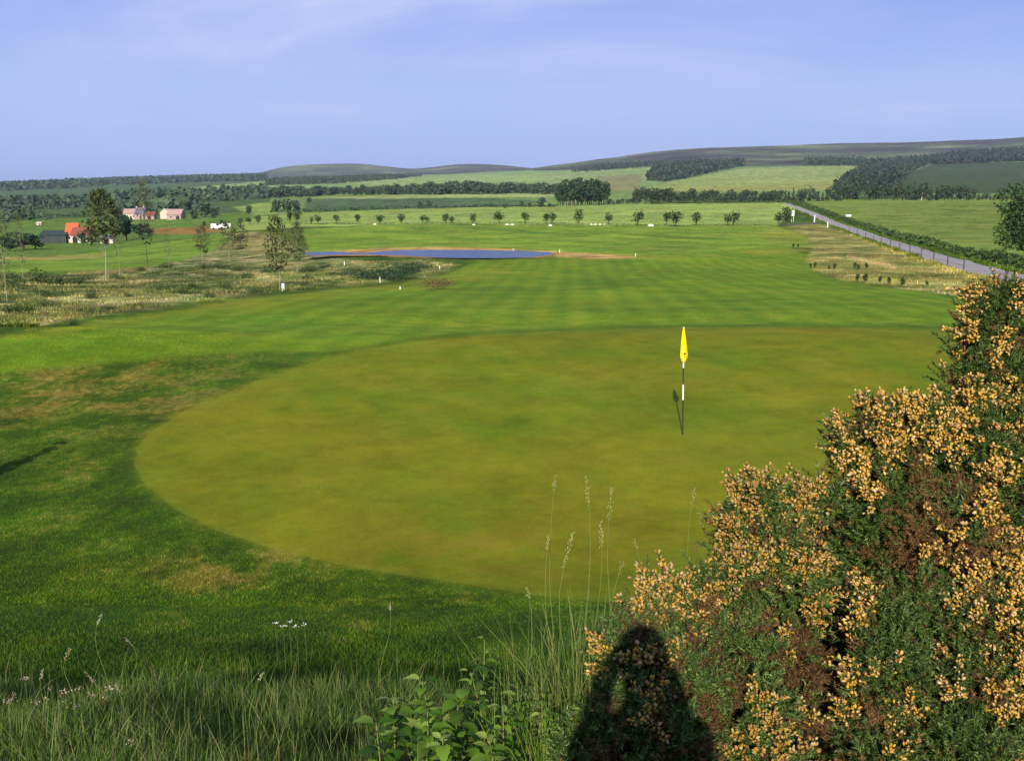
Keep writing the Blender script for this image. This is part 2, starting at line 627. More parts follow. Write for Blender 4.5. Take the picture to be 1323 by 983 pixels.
# the strip of longer, yellower grass along the scrub
strip = np.exp(-((GV - np.interp(GU, [0, 300, 480, 560, 640], [440, 393, 374, 364, 352])) / 5.0) ** 2) * ((GU < 660) & (GY > 30))
col[:] = col * (1 - 0.6 * strip[..., None]) + lerp3(n_s, [(0.2, A(112, 124, 34)), (0.8, A(150, 142, 50))]) * 0.6 * strip[..., None]
# darker green band of turf just behind the green
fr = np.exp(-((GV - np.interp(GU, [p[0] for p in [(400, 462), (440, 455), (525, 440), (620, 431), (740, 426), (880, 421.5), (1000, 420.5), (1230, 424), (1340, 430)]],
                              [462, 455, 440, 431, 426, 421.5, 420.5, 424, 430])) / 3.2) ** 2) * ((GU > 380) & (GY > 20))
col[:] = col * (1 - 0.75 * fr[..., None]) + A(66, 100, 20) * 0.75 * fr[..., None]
# the putting green: very short, browner turf
uj, vj = jit(5.0, 0.5, 91)
gm = in_poly(uj, vj, GREEN)
gd = gauss1(gauss1(gm.astype(np.float32), 9, 0), 9, 1)
gn = 0.5 + (fbm(GX * 0.45, GY * 0.3, 95, 5) - 0.5) * 0.75 + (n_s - 0.5) * 0.25 + (fine - 0.5) * 0.18 + 0.05 * np.sin((GX * 0.93 + GY * 0.36) * 2 * math.pi / 1.15)
gc = lerp3(gn, [(0.1, A(98, 116, 20)), (0.4, A(116, 122, 25)), (0.62, A(124, 124, 30)), (0.95, A(138, 130, 44))])
gc = gc * np.array([0.97, 1.0, 0.95])
paint(gm, gc, 4.5, 1)
green_soft = gauss1(gauss1(gm.astype(np.float32), 14, 0), 14, 1)
ring = gm * np.clip((1.0 - gd) * 1.6, 0, 1) * (GY < 33)
col[:] = col * (1 - 0.5 * ring[..., None]) + A(134, 138, 40) * 0.5 * ring[..., None]
# worn brown front edge of the green
wb = gm * np.exp(-(((GU - 640) / 190) ** 2 + ((GV - 710) / 34) ** 2)) * sstep(0.35, 0.6, n_s * 0.5 + 0.5 * fbm(GX * 1.1, GY * 2.0, 97, 4))
col[:] = col * (1 - 0.55 * wb[..., None]) + A(138, 112, 50) * 0.55 * wb[..., None]

# scrub of dry grass and weeds, left
uj, vj = jit(9, 3.0, 101)
sn = 0.5 + (n_m - 0.5) * 0.9 + (fbm(GX * 0.7, GY * 0.5, 105, 5) - 0.5) * 1.2
sc = lerp3(sn, [(0.1, A(58, 76, 36)), (0.35, A(92, 104, 50)), (0.55, A(122, 124, 66)), (0.75, A(150, 142, 88)), (0.95, A(176, 162, 112))])
paint(in_poly(uj, vj, SCRUB) & far, sc, 1.2, 3)
tan2 = np.exp(-(((GU - 315) / 55) ** 2 + ((GV - 312) / 16) ** 2)) * (GY > 60)
col[:] = col * (1 - 0.7 * tan2[..., None]) + lerp3(n_m, [(0.3, A(130, 128, 56)), (0.7, A(164, 142, 84))]) * 0.7 * tan2[..., None]

# ------ the farmland
mid = GY > 110
uj, vj = jit(2, 12.0, 111)
LAWN = [(390, 296), (480, 291), (640, 290), (880, 292), (1000, 291), (1040, 305), (1050, 320), (1000, 318), (900, 326), (800, 331), (700, 325), (640, 323), (560, 322), (480, 324), (400, 325)]
st3 = np.sin((GX * 0.62 + GY * 0.30) * 2 * math.pi / 9.5)
lc = lerp3(0.5 + (n_l - 0.5) * 1.0 + st3 * 0.12, [(0.1, A(98, 128, 36)), (0.5, A(120, 144, 48)), (0.9, A(142, 156, 64))])
paint(in_poly(uj, vj, LAWN) & mid, lc, 1.0, 4)
yl = np.exp(-((GV - np.interp(GU, [700, 820, 940, 1040], [332, 333, 330, 322])) / 3.0) ** 2) * ((GU > 690) & (GU < 1060) & mid) * sstep(0.35, 0.6, n_m)
yl = np.maximum(yl, np.exp(-(((GU - 1020) / 45) ** 2 + ((GV - 303) / 10) ** 2)) * mid * 0.8)
col[:] = col * (1 - 0.65 * yl[..., None]) + A(152, 144, 58) * 0.65 * yl[..., None]
lf = lerp3(0.5 + (n_l - 0.5), [(0.1, A(100, 130, 40)), (0.9, A(128, 150, 58))])
paint(in_poly(uj, vj, [(-400, 328), (0, 333), (60, 334), (150, 321), (230, 310), (285, 302), (300, 310), (270, 325), (240, 336), (190, 346), (100, 353), (0, 353), (-400, 362)]) & mid, lf, 1, 4)
paint(in_poly(uj, vj, [(-400, 327), (0, 330), (140, 329), (130, 333), (60, 336), (0, 336), (-400, 334)]) & mid, A(160, 150, 86), 1.2)
paint(in_poly(uj, vj, [(90, 352), (190, 344.5), (205, 343), (190, 348), (110, 355)]) & mid, A(158, 140, 82), 1)
TILES = [  # far fields: outline in the picture, nearest and farthest distance, colour, zone
    ([(-500, 330), (-500, 282), (0, 284), (160, 279), (330, 272), (345, 292), (300, 300), (230, 309), (150, 321), (60, 332), (0, 331)], 150, 700, (98, 124, 54), 4),
    ([(180, 296), (280, 292), (300, 298), (250, 303), (190, 302)], 150, 700, (150, 112, 66), 4),
    ([(285, 300), (330, 280), (390, 275), (480, 271.5), (620, 267.5), (820, 264), (1015, 262), (1030, 270), (1005, 290.5), (880, 291.5), (640, 289.5), (480, 290.5), (390, 294)], 200, 700, (146, 162, 92), 4),
    ([(1035, 258), (1120, 250), (1330, 245), (1800, 245), (1800, 500), (1330, 352), (1250, 333), (1150, 303), (1090, 283)], 60, 640, (122, 136, 66), 4),
    ([(-600, 300), (-600, 240), (0, 244), (150, 240), (350, 232), (350, 273), (150, 280), (0, 285)], 480, 3400, (80, 102, 62), 4),
    ([(200, 250), (250, 242), (345, 234), (350, 243), (240, 250)], 700, 3400, (142, 166, 96), 4),
    ([(60, 260), (110, 250), (200, 248), (240, 252), (170, 262)], 700, 3000, (72, 96, 74), 4),
    ([(300, 268), (340, 262), (400, 264), (390, 275), (330, 279)], 400, 1300, (138, 158, 92), 4),
    ([(350, 275), (350, 240), (720, 236), (840, 244), (840, 264), (620, 268), (480, 272)], 480, 1900, (118, 142, 84), 4),
    ([(392, 272), (396, 258), (470, 254), (620, 256), (712, 260), (660, 267), (560, 270)], 480, 1400, (84, 106, 78), 4),
    ([(396, 256), (520, 252), (720, 250.5), (735, 254), (600, 255.5), (470, 257)], 480, 1500, (158, 166, 116), 4),
    ([(340, 245), (345, 232), (540, 224), (720, 220), (850, 218), (850, 246), (720, 242), (500, 246)], 1200, 3500, (128, 154, 90), 4),
    ([(430, 234), (540, 229), (700, 224), (760, 224), (740, 233), (600, 236), (480, 240)], 1200, 3400, (144, 164, 102), 4),
    ([(690, 226), (760, 219), (870, 215), (846, 226), (820, 240), (760, 243), (705, 240)], 1000, 3300, (138, 156, 96), 4),
    ([(770, 228), (830, 225), (826, 246), (780, 248)], 800, 2800, (138, 136, 92), 4),
    ([(820, 247), (870, 234), (965, 217), (1115, 214), (1098, 232), (1080, 246), (960, 248)], 640, 2900, (146, 156, 92), 4),
    ([(860, 244), (1000, 238), (1090, 236), (1082, 246), (880, 248)], 640, 2000, (152, 154, 88), 4),
    ([(1150, 242), (1180, 222), (1205, 212), (1330, 209), (1800, 200), (1800, 250), (1330, 250), (1200, 250)], 640, 2600, (66, 82, 48), 4),
    ([(1180, 204), (1260, 196), (1330, 190), (1800, 170), (1800, 190), (1330, 199), (1240, 204)], 1900, 3700, (96, 108, 64), 5),
]
mo = 0.5 + (fbm(GX * 0.006, GY * 0.006, 131, 5) - 0.5) * 1.3
heather = lerp3(mo, [(0.15, A(56, 52, 48)), (0.35, A(78, 72, 64)), (0.52, A(84, 90, 66)), (0.75, A(110, 116, 80)), (0.95, A(140, 136, 110))])
paint((GY > 700), A(112, 138, 84), 1.0, 4)
paint((GY > 3350) & (GU < 720) | (GY > 2650) & (GU >= 690), heather, 2.5, 5)
paint((GY > 2100) & (GU > 690) & (GV < np.interp(GU, [690, 770, 870, 960, 1100, 1330], [224, 219, 215.5, 217, 213, 208])), heather, 1.5, 5)
for poly, y0, y1, c, z in TILES:
    tone = 1 + (n_l - 0.5)[..., None] * 0.25 + (fbm(GX * 0.012, GY * 0.012, 141, 4) - 0.5)[..., None] * 0.4
    paint(in_poly(uj, vj, poly) & (GY > y0) & (GY < y1), A(*c) * tone, 0.8, z)
# tan rough by the road
uj, vj = jit(4, 4.0, 121)
tr_ = lerp3(0.5 + (n_m - 0.5) * 1.4, [(0.1, A(104, 112, 46)), (0.45, A(136, 134, 62)), (0.7, A(158, 146, 78)), (0.95, A(190, 168, 104))])
paint(in_poly(uj, vj, TANROUGH) & (GY > 40), tr_, 1.2, 3)
ds = np.exp(-((GV - np.interp(GU, [1090, 1160], [330, 346])) / 3.0) ** 2) * ((GU > 1095) & (GU < 1158) & (GY > 50))
col[:] = col * (1 - 0.8 * ds[..., None]) + A(206, 176, 112) * 0.8 * ds[..., None]
# far shore of the pond: bare sandy earth
bank = in_poly(GU, GV, smooth_poly([(425, 326), (470, 321.6), (520, 319.8), (580, 319.4), (640, 321), (720, 325), (800, 330), (820, 333), (760, 334), (716, 331), (700, 329), (480, 328)], 4)) & (GY > 100)
paint(bank, lerp3(n_m, [(0.2, A(140, 112, 70)), (0.5, A(190, 150, 104)), (0.8, A(206, 170, 128))]), 0.7, 6)
pm = in_poly(GU, GV, POND) & (GY > 100)
paint(pm & (GV < 328), A(150, 110, 84), 0.5, 6)
# hollow for the pond
pmf = gauss1(gauss1(pm.astype(np.float32), 1.2, 0), 2.5, 1)
GZ = np.where(GY > 100, np.where(pmf > 0.02, np.minimum(GZ, POND_Z + 0.25) - 0.8 * pmf, GZ), GZ)

nr, nc = GX.shape
idx = np.arange(nr * nc).reshape(nr, nc)
quads = np.stack([idx[:-1, :-1], idx[:-1, 1:], idx[1:, 1:], idx[1:, :-1]], -1).reshape(-1, 4)
zf = zone[:-1, :-1].reshape(-1)
P = np.stack([GX, GY, GZ], -1).reshape(-1, 3)
# every scale of unevenness, down to single tufts
nearf = (1 - sstep(30, 60, GY))
grain = np.where(GY < 45, fbm(GX * 0.9, GY * 0.9, 151, 7, 0.86), fbm(GX * 0.13, GY * 0.13, 151, 9, 0.86)) - 0.5
grain2 = fbm(GX * 0.21 + 50, GY * 0.21, 171, 8, 0.82) - 0.5
amp = np.where(zone == 1, 0.6, np.where(zone == 2, 0.75, np.where(zone == 3, 2.0, np.where(GY < 40, 0.9, 1.4))))
col *= np.clip(1 + grain * 1.5 * amp, 0.35, 1.8)[..., None]
col[..., 0] *= np.clip(1 + grain2 * 0.9, 0.7, 1.3)
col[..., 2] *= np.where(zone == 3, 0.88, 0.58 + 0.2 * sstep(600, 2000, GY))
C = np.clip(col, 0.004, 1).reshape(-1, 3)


def field_at(a_, x, y):
    i = np.clip(np.searchsorted(ROWY, y), 0, nr - 1)
    j = np.clip(np.searchsorted(COLT, x / y), 0, nc - 1)
    return a_[i, j]


def cover_at(x, y):
    i = np.clip(np.searchsorted(ROWY, y), 0, nr - 1)
    j = np.clip(np.searchsorted(COLT, x / y), 0, nc - 1)
    return np.clip(col[i, j], 0.004, 1)



def sheet(name, q, V, Cc):
    used, inv = np.unique(q, return_inverse=True)
    me = np_mesh(name, V[used], [(inv.reshape(q.shape), 0)], [M_GROUND], True)
    at_ = me.color_attributes.new('cover', 'FLOAT_COLOR', 'POINT')
    c4 = np.ones((len(used), 4), np.float32)
    c4[:, :3] = Cc[used]
    at_.data.foreach_set('color', c4.ravel())
    o = link(name, me)
    tag(o, kind='structure')
    return o


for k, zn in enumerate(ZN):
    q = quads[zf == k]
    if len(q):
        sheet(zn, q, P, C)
# the bank under the photographer's feet
bx, by = np.meshgrid(np.linspace(-16, 16, 200), np.linspace(-12, 2.0, 90))
bz = H(bx, by) - 0.012
bi = np.arange(bx.size).reshape(bx.shape)
bq = np.stack([bi[:-1, :-1], bi[:-1, 1:], bi[1:, 1:], bi[1:, :-1]], -1).reshape(-1, 4)
bc = lerp3(fbm(bx * 1.5, by * 1.5, 3, 4), [(0.2, A(46, 70, 18)), (0.8, A(84, 104, 36))]).reshape(-1, 3)
sheet('bank', bq, np.stack([bx, by, bz], -1).reshape(-1, 3), bc)
# ------------------------------------------------------------------ pond
m, t, b = new_mat('pond_water')
b.inputs['Base Color'].default_value = (*lin(30, 52, 110), 1)
b.inputs['Roughness'].default_value = 0.08
b.inputs['IOR'].default_value = 1.33
n = nd(t, 'ShaderNodeTexNoise', Scale=1.6, Detail=4.0, Roughness=0.6)
c = nd(t, 'ShaderNodeNewGeometry')
t.links.new(c.outputs['Position'], n.inputs['Vector'])
bp = nd(t, 'ShaderNodeBump', Strength=0.9, Distance=0.25)
t.links.new(n.outputs['Fac'], bp.inputs['Height'])
t.links.new(bp.outputs[0], b.inputs['Normal'])
M_WATER = m
pw = []
for (u, v) in POND:
    d = ray(u, v)
    y = (POND_Z - CAM_Z) / d[2]
    pw.append((d[0] * y * 1.0, y, POND_Z))
cxp = sum(p[0] for p in pw) / len(pw)
cyp = sum(p[1] for p in pw) / len(pw)
mb = MB()
mb.poly([(cxp + (p[0] - cxp) * 1.02, cyp + (p[1] - cyp) * 1.06, POND_Z) for p in pw])
tag(mb.build('pond_water', M_WATER), kind='structure')

# ------------------------------------------------------------------ road
M_ROAD = plain('worn_pale_asphalt', lin(178, 168, 158, 0.68), 0.95, 0.3, 0.5, 0.1)
M_LANE = plain('dark_tarmac', lin(112, 106, 98, 0.6), 0.9, 0.2, 0.5, 0.2)
road_px = [(1009, 263.5), (1020, 266), (1034, 270.5), (1060, 281), (1100, 296.5), (1150, 314), (1200, 330), (1250, 345), (1323, 365), (1420, 392), (1600, 440)]
rc = [hit(u, v, 30, 520) for u, v in road_px]


def ribbon(name, pts, half, mat, lift=0.05, step=2.0, kind='structure'):
    pts = [np.array(p[:2]) for p in pts]
    out = [pts[0]]
    for a, b_ in zip(pts, pts[1:]):
        n_ = max(1, int(np.linalg.norm(b_ - a) / step))
        for i in range(1, n_ + 1):
            out.append(a + (b_ - a) * i / n_)
    out = np.array(out)
    out = gauss1(out, 4, 0)
    d = np.gradient(out, axis=0)
    d /= np.linalg.norm(d, axis=1)[:, None]
    nrm = np.stack([d[:, 1], -d[:, 0]], -1)
    offs = np.linspace(-half, half, 7)
    X = out[:, None, 0] + nrm[:, None, 0] * offs[None]
    Y = out[:, None, 1] + nrm[:, None, 1] * offs[None]
    Z = H(X, Y) + lift
    k = np.arange(X.size).reshape(X.shape)
    q_ = np.stack([k[:-1, :-1], k[:-1, 1:], k[1:, 1:], k[1:, :-1]], -1).reshape(-1, 4)
    o = link(name, np_mesh(name, np.stack([X, Y, Z], -1).reshape(-1, 3), [(q_, 0)], [mat], True))
    tag(o, kind=kind)
    return out, nrm


road_c, road_n = ribbon('road', rc, 2.0, M_ROAD, 0.10)
ribbon('lane', [hit(1066, 287.5, 30, 520), hit(1040, 289.5, 30, 520), hit(1003, 292, 30, 520)], 1.6, M_LANE, 0.09)

# ------------------------------------------------------------------ foliage tools
def quads_cloud(P_, size, rng, up=0.0, aspect=1.0):
    """a small randomly turned quad at every point"""
    n_ = len(P_)
    a = rng.normal(size=(n_, 3))
    a[:, 2] *= (1 - up)
    a /= np.linalg.norm(a, axis=1)[:, None]
    b_ = rng.normal(size=(n_, 3))
    b_ -= (b_ * a).sum(1)[:, None] * a
    b_ /= np.linalg.norm(b_, axis=1)[:, None]
    s = (size * rng.uniform(0.6, 1.3, n_))[:, None]
    a, b_ = a * s * 0.5, b_ * s * 0.5 * aspect
    V = np.stack([P_ - a, P_ - b_ * 0.8, P_ + a, P_ + b_ * 0.8], 1).reshape(-1, 3)
    Fq = np.arange(n_ * 4).reshape(n_, 4)
    return V, Fq


def lump_points(lumps, n_, rng, shell=0.55):
    """points spread through ellipsoids (x, y, z, rx, ry, rz), most of them near their skins"""
    L = np.array(lumps, float)
    w = (L[:, 3] * L[:, 4] * L[:, 5]) ** (2 / 3)
    k = rng.choice(len(L), n_, p=w / w.sum())
    d = rng.normal(size=(n_, 3))
    d /= np.linalg.norm(d, axis=1)[:, None]
    r = rng.uniform(shell ** 3, 1.08, n_) ** (1 / 3)
    return L[k, :3] + d * r[:, None] * L[k, 3:6]


def crown_mesh(name, h, w, base, n_leaf, leaf, mat, seed, kind='round', gappy=0.0):
    rng = np.random.default_rng(seed)
    lumps = []
    if kind == 'round':
        for i in range(9):
            a = rng.uniform(0, 2 * math.pi)
            rr = rng.uniform(0.1, 0.32) * w
            z = base + (h - base) * rng.uniform(0.22, 0.8)
            s = rng.uniform(0.2, 0.34) * w
            lumps.append((rr * math.cos(a), rr * math.sin(a), z, s, s, min(s, (h - base) * 0.3) * rng.uniform(0.8, 1.1)))
        lumps.append((0, 0, base + (h - base) * 0.55, w * 0.36, w * 0.36, (h - base) * 0.42))
    elif kind == 'column':
        for i in range(11):
            f = (i + 0.5) / 11
            a = rng.uniform(0, 2 * math.pi)
            wd = w * 0.5 * (0.45 + 1.0 * math.sin(math.pi * min(1, f * 0.85 + 0.1)))
            lumps.append((wd * 0.5 * math.cos(a), wd * 0.5 * math.sin(a), base + (h - base) * f, wd * 0.55, wd * 0.55, (h - base) * 0.09))
    elif kind == 'birch':
        for i in range(34):
            f = rng.uniform(0.0, 1.0)
            a = rng.uniform(0, 2 * math.pi)
            wd = w * 0.5 * (0.25 + 0.9 * math.sin(math.pi * min(1, f * 0.8 + 0.16)))
            rr = wd * rng.uniform(0.1, 1.0)
            s = w * rng.uniform(0.07, 0.17)
            lumps.append((rr * math.cos(a), rr * math.sin(a), base + (h - base) * f, s, s, s * 0.33 * h / w * rng.uniform(0.5, 1.0)))
    elif kind == 'cone':
        for i in range(9):
            f = (i + 0.3) / 9
            wd = w * 0.5 * (1.02 - f) + 0.04 * w
            lumps.append((rng.normal() * 0.04 * w, rng.normal() * 0.04 * w, base + (h - base) * f, wd, wd, (h - base) * 0.09))
    P_ = lump_points(lumps, n_leaf, rng, 0.45)
    if kind == 'birch':      # half of the leaves hang loosely between the sprays
        m_ = len(P_) * 55 // 100
        f = rng.beta(1.6, 1.5, m_)
        wd = w * 0.5 * (0.2 + 0.95 * np.sin(np.pi * np.clip(f * 0.8 + 0.14, 0, 1)))
        a = rng.uniform(0, 2 * np.pi, m_)
        rr = wd * np.sqrt(rng.uniform(0, 1, m_))
        P_[:m_] = np.stack([rr * np.cos(a), rr * np.sin(a), base + (h - base) * f], -1)
    P_[:, 2] = np.maximum(P_[:, 2], base * 0.75)
    if gappy:
        keep = fbm(P_[:, 0] * 2.2 / w + 5 + seed, P_[:, 2] * 2.2 / w + P_[:, 1] * 1.3 / w, seed, 2) > gappy
        P_ = P_[keep]
    V, Fq = quads_cloud(P_, leaf, rng)
    return np_mesh(name, V, [(Fq, 0)], [mat]), lumps


def trunk_mesh(name, h, r, lumps, mat, seed, bend=0.03, limbs=5):
    rng = np.random.default_rng(seed + 100)
    mb_ = MB()
    pts = []
    for i in range(7):
        f = i / 6
        pts.append((h * bend * math.sin(2.2 * f + seed) * f, h * bend * math.cos(1.7 * f + seed) * f, h * f - 0.05))
    mb_.tube(pts, [r * (1.15 - 0.95 * i / 6) for i in range(7)], 7)
    for k in range(limbs):
        L = lumps[rng.integers(len(lumps))]
        f = np.clip((L[2] - L[5]) / h * rng.uniform(0.5, 0.9), 0.2, 0.9)
        j = min(5, int(f * 6))
        p0 = Vector(pts[j]).lerp(Vector(pts[j + 1]), f * 6 - j)
        p1 = Vector(L[:3])
        if (p1 - p0).length < 0.05 * h:
            continue
        md = p0.lerp(p1, 0.5) + Vector((0, 0, -0.02 * h))
        mb_.tube([p0, md, p1], [r * 0.45, r * 0.3, r * 0.12], 5)
    return mb_.build(name, mat)


M_BARK = plain('dark_bark', lin(70, 60, 48), 0.9, 0.3, 6)
M_BIRCH = plain('pale_birch_bark', lin(168, 160, 138, 0.7), 0.85, 0.25, 9)
M_LEAF_DARK = leafy('dark_green_leaves', [lin(26, 44, 18), lin(38, 60, 24), lin(54, 78, 32), lin(44, 66, 26)], 0.6, 0.15)
M_LEAF_GROVE = leafy('deep_green_woodland_leaves', [lin(34, 54, 34), lin(46, 68, 40), lin(60, 84, 48)], 0.7, 0.12)
M_LEAF_FARW = leafy('grey_green_far_woodland_leaves', [lin(48, 66, 46), lin(60, 80, 54), lin(74, 94, 62), lin(52, 66, 50)], 0.8, 0.1)
M_LEAF_CONIFER = leafy('blackish_green_conifer_needles', [lin(30, 46, 34), lin(42, 58, 38), lin(56, 70, 42), lin(70, 72, 46)], 0.7, 0.08)
M_LEAF_OLIVE = leafy('olive_birch_leaves', [lin(70, 84, 40), lin(92, 104, 50), lin(112, 116, 58), lin(60, 74, 38)], 0.6, 0.3)
M_LEAF_MID = leafy('mid_green_hedge_leaves', [lin(44, 66, 28), lin(66, 88, 36), lin(88, 104, 44), lin(36, 54, 26)], 0.65, 0.2)
M_LEAF_BROWN = leafy('brown_dead_twigs_and_leaves', [lin(96, 70, 48), lin(122, 92, 60), lin(72, 58, 38), lin(84, 84, 44)], 0.8, 0.1)

ORD = ['leftmost', 'second from the left', 'third from the left', 'fourth from the left', 'fifth from the left', 'sixth from the left', 'seventh from the left',
       'eighth from the left', 'ninth from the left', 'tenth from the left', 'eleventh from the left', 'twelfth from the left', 'thirteenth from the left',
       'fourteenth from the left', 'fifteenth from the left', 'sixteenth from the left', 'eighth from the right', 'seventh from the right', 'sixth from the right',
       'fifth from the right', 'fourth from the right', 'third from the right', 'second from the right', 'rightmost']

# ------------------------------------------------------------------ proto trees (first use places the proto itself)
class Proto:
    def __init__(self, maker):
        self.maker, self.used, self.root = maker, False, None

    def place(self, loc, scale, rz, label, cat, group, name=None):
        if self.root is None:
            self.root = self.maker()
            o = self.root
        else:
            o = copy_tree(self.root)
        o.location = loc
        o.scale = scale if isinstance(scale, (tuple, list)) else (scale,) * 3
        o.rotation_euler = (0, 0, rz)
        for k_ in ('label', 'category', 'group'):
            if k_ in o:
                del o[k_]
        return tag(o, label, cat, group)


def tree_proto(name, h, w, base, n_leaf, leaf, mat, seed, kind='round', trunk_r=0.03, bark=None, limbs=4, gappy=0.0, bend=0.03):
    def mk():
        root = bpy.data.objects.new(name, None)
        COL.objects.link(root)
        me, lumps = crown_mesh('crown', h, w, base, n_leaf, leaf, mat, seed, kind, gappy)
        link('crown', me, root)
        tr = trunk_mesh('trunk', h * 0.9, trunk_r, lumps, bark or M_BARK, seed, bend, limbs)
        tr.parent = root
        return root
    return Proto(mk)


def single_proto(name, h, w, base, n_leaf, leaf, mat, seed, kind='round', gappy=0.0):
    def mk():
        me, lumps = crown_mesh(name, h, w, base, n_leaf, leaf, mat, seed, kind, gappy)
        return link(name, me)
    return Proto(mk)


# the row of young trees across the far end of the course (unit height protos)
row_p = [tree_proto('young_tree', 1.0, 0.75 + 0.1 * (s % 3), 0.16, 300, 0.10, M_LEAF_DARK, 200 + s, 'round', 0.028, limbs=4) for s in range(5)]
ROW = [(311, 291, 9), (322, 290, 10), (334, 290, 12), (375, 288, 14), (384, 288, 16), (403, 289, 8), (411, 290, 13), (435, 289, 12), (462, 289, 12), (491, 290, 13), (519, 289, 12), (546, 288, 11), (552, 289, 10),
       (576, 289, 13), (583, 290, 11), (611, 289, 12), (645, 289, 17), (679, 289, 15), (706, 289, 13), (713, 289.5, 15), (747, 289.5, 18), (786, 290, 16), (824, 292, 20), (861, 290, 15), (873, 293, 21), (900, 291, 16),
       (940, 291, 15), (948, 292, 19)]
names_row = {0: 'leftmost'}
nrw = len(ROW)
words_n = ['first', 'second', 'third', 'fourth', 'fifth', 'sixth', 'seventh', 'eighth', 'ninth', 'tenth', 'eleventh', 'twelfth', 'thirteenth', 'fourteenth']
for i, (u, v, hp) in enumerate(ROW):
    p = hit(u, v, 150, 520)
    hm = hp * p.y / F_PX * 1.04
    where = (words_n[i] + ' from the left end') if i < 14 else (words_n[nrw - 1 - i] + ' from the right end')
    look = 'broad' if hp > 17 else ('small' if hp < 12 else 'round')
    row_p[i % 5].place(p, (hm * random.uniform(0.9, 1.2), hm, hm), random.uniform(0, 6.28), f'{look} dark young tree in the row beyond the pond, {where}', 'tree', 'young trees in a row across the end of the course')
for (u, v, hp, lab) in ((1006, 290, 17, 'smaller and left one of two dark trees beside the white sign by the road'), (1015.5, 291, 23, 'taller dark tree standing directly beside the white sign by the road')):
    p = hit(u, v, 150, 520)
    hm = hp * p.y / F_PX
    row_p[(int(u)) % 5].place(p, (hm * 0.95, hm * 0.95, hm), u, lab, 'tree', 'pair of trees at the road junction')

# ------------------------------------------------------------------ belts of trees at the foot of the hill
grove_p = [tree_proto('tall_tree', 1.0, 0.55, 0.10, 260, 0.11, M_LEAF_GROVE, 300 + s, 'round', 0.022, limbs=3) for s in range(4)]
conif_p = [tree_proto('conifer', 1.0, 0.42, 0.05, 200, 0.11, M_LEAF_CONIFER, 320 + s, 'cone', 0.02, limbs=0) for s in range(3)]
belt_p = [tree_proto('belt_tree', 1.0, 0.75, 0.06, 200, 0.13, M_LEAF_CONIFER, 340 + s, 'round', 0.03, limbs=2) for s in range(4)]
far_p = [single_proto('woodland_tree', 1.0, 0.7, -0.1, 260, 0.17, M_LEAF_FARW, 360 + s, 'round') for s in range(4)]


def belt(protos, n_, ufun, vb, hpx, ymin, label, group, depth=25.0, wide=1.0, ymax=3000):
    for i in range(n_):
        f = (i + random.uniform(-0.3, 0.3)) / max(1, n_ - 1)
        f = min(1, max(0, f))
        u = ufun(f)
        vv = np.interp(u, [q_[0] for q_ in vb], [q_[1] for q_ in vb])
        hh = np.interp(u, [q_[0] for q_ in hpx], [q_[1] for q_ in hpx]) * random.uniform(0.78, 1.12)
        p = hit(u, vv, ymin, ymax)
        dy = random.uniform(0, depth)
        q2 = ground(p.x * (p.y + dy) / p.y, p.y + dy)
        hm = hh * p.y / F_PX
        protos[random.randrange(len(protos))].place(q2, (hm * wide * random.uniform(0.85, 1.2), hm * wide * random.uniform(0.85, 1.2), hm), random.uniform(0, 6.28), label, 'tree', group)


belt(grove_p, 24, lambda f: 721 + 62 * f, [(700, 266), (800, 265)], [(720, 26), (735, 34), (765, 33), (785, 27)], 520, 'tall dark tree in the dense grove right of centre beyond the row of young trees', 'trees of the dense grove', 30, 1.0)
belt(belt_p, 10, lambda f: 785 + 36 * f, [(780, 265), (820, 264)], [(785, 8), (800, 7), (820, 10)], 520, 'low dark tree in the gap between grove and tree belt', 'low trees between grove and belt', 15, 1.0)
belt(belt_p, 46, lambda f: 820 + 185 * f, [(820, 263.5), (1005, 262)], [(820, 19), (850, 21), (880, 17), (1000, 15)], 520, 'dark tree in the long belt behind the field with the young trees', 'trees of the belt behind the pale field', 25, 0.9)
belt(belt_p + conif_p, 62, lambda f: 1003 + 330 * f, [(1003, 261), (1120, 259.5), (1330, 259)], [(1003, 16), (1060, 17), (1090, 21), (1180, 22), (1240, 19), (1275, 10), (1330, 8)], 520, 'brownish dark tree in the belt at the foot of the hill on the right', 'trees of the belt at the foot of the hill', 25, 0.9)
belt(far_p, 75, lambda f: 425 + 298 * f, [(330, 254), (560, 251.5), (725, 251)], [(425, 11), (520, 14), (600, 17), (640, 15), (725, 15)], 820, 'small dark tree in the distant line of trees below the middle hills', 'trees of the distant line', 60, 1.15)
belt(far_p, 40, lambda f: 328 + 100 * f, [(328, 257), (430, 253)], [(328, 11), (360, 14), (430, 12)], 800, 'distant dark tree at the left end of the tree line below the hills', 'trees at the left end of the distant line', 60, 1.3)
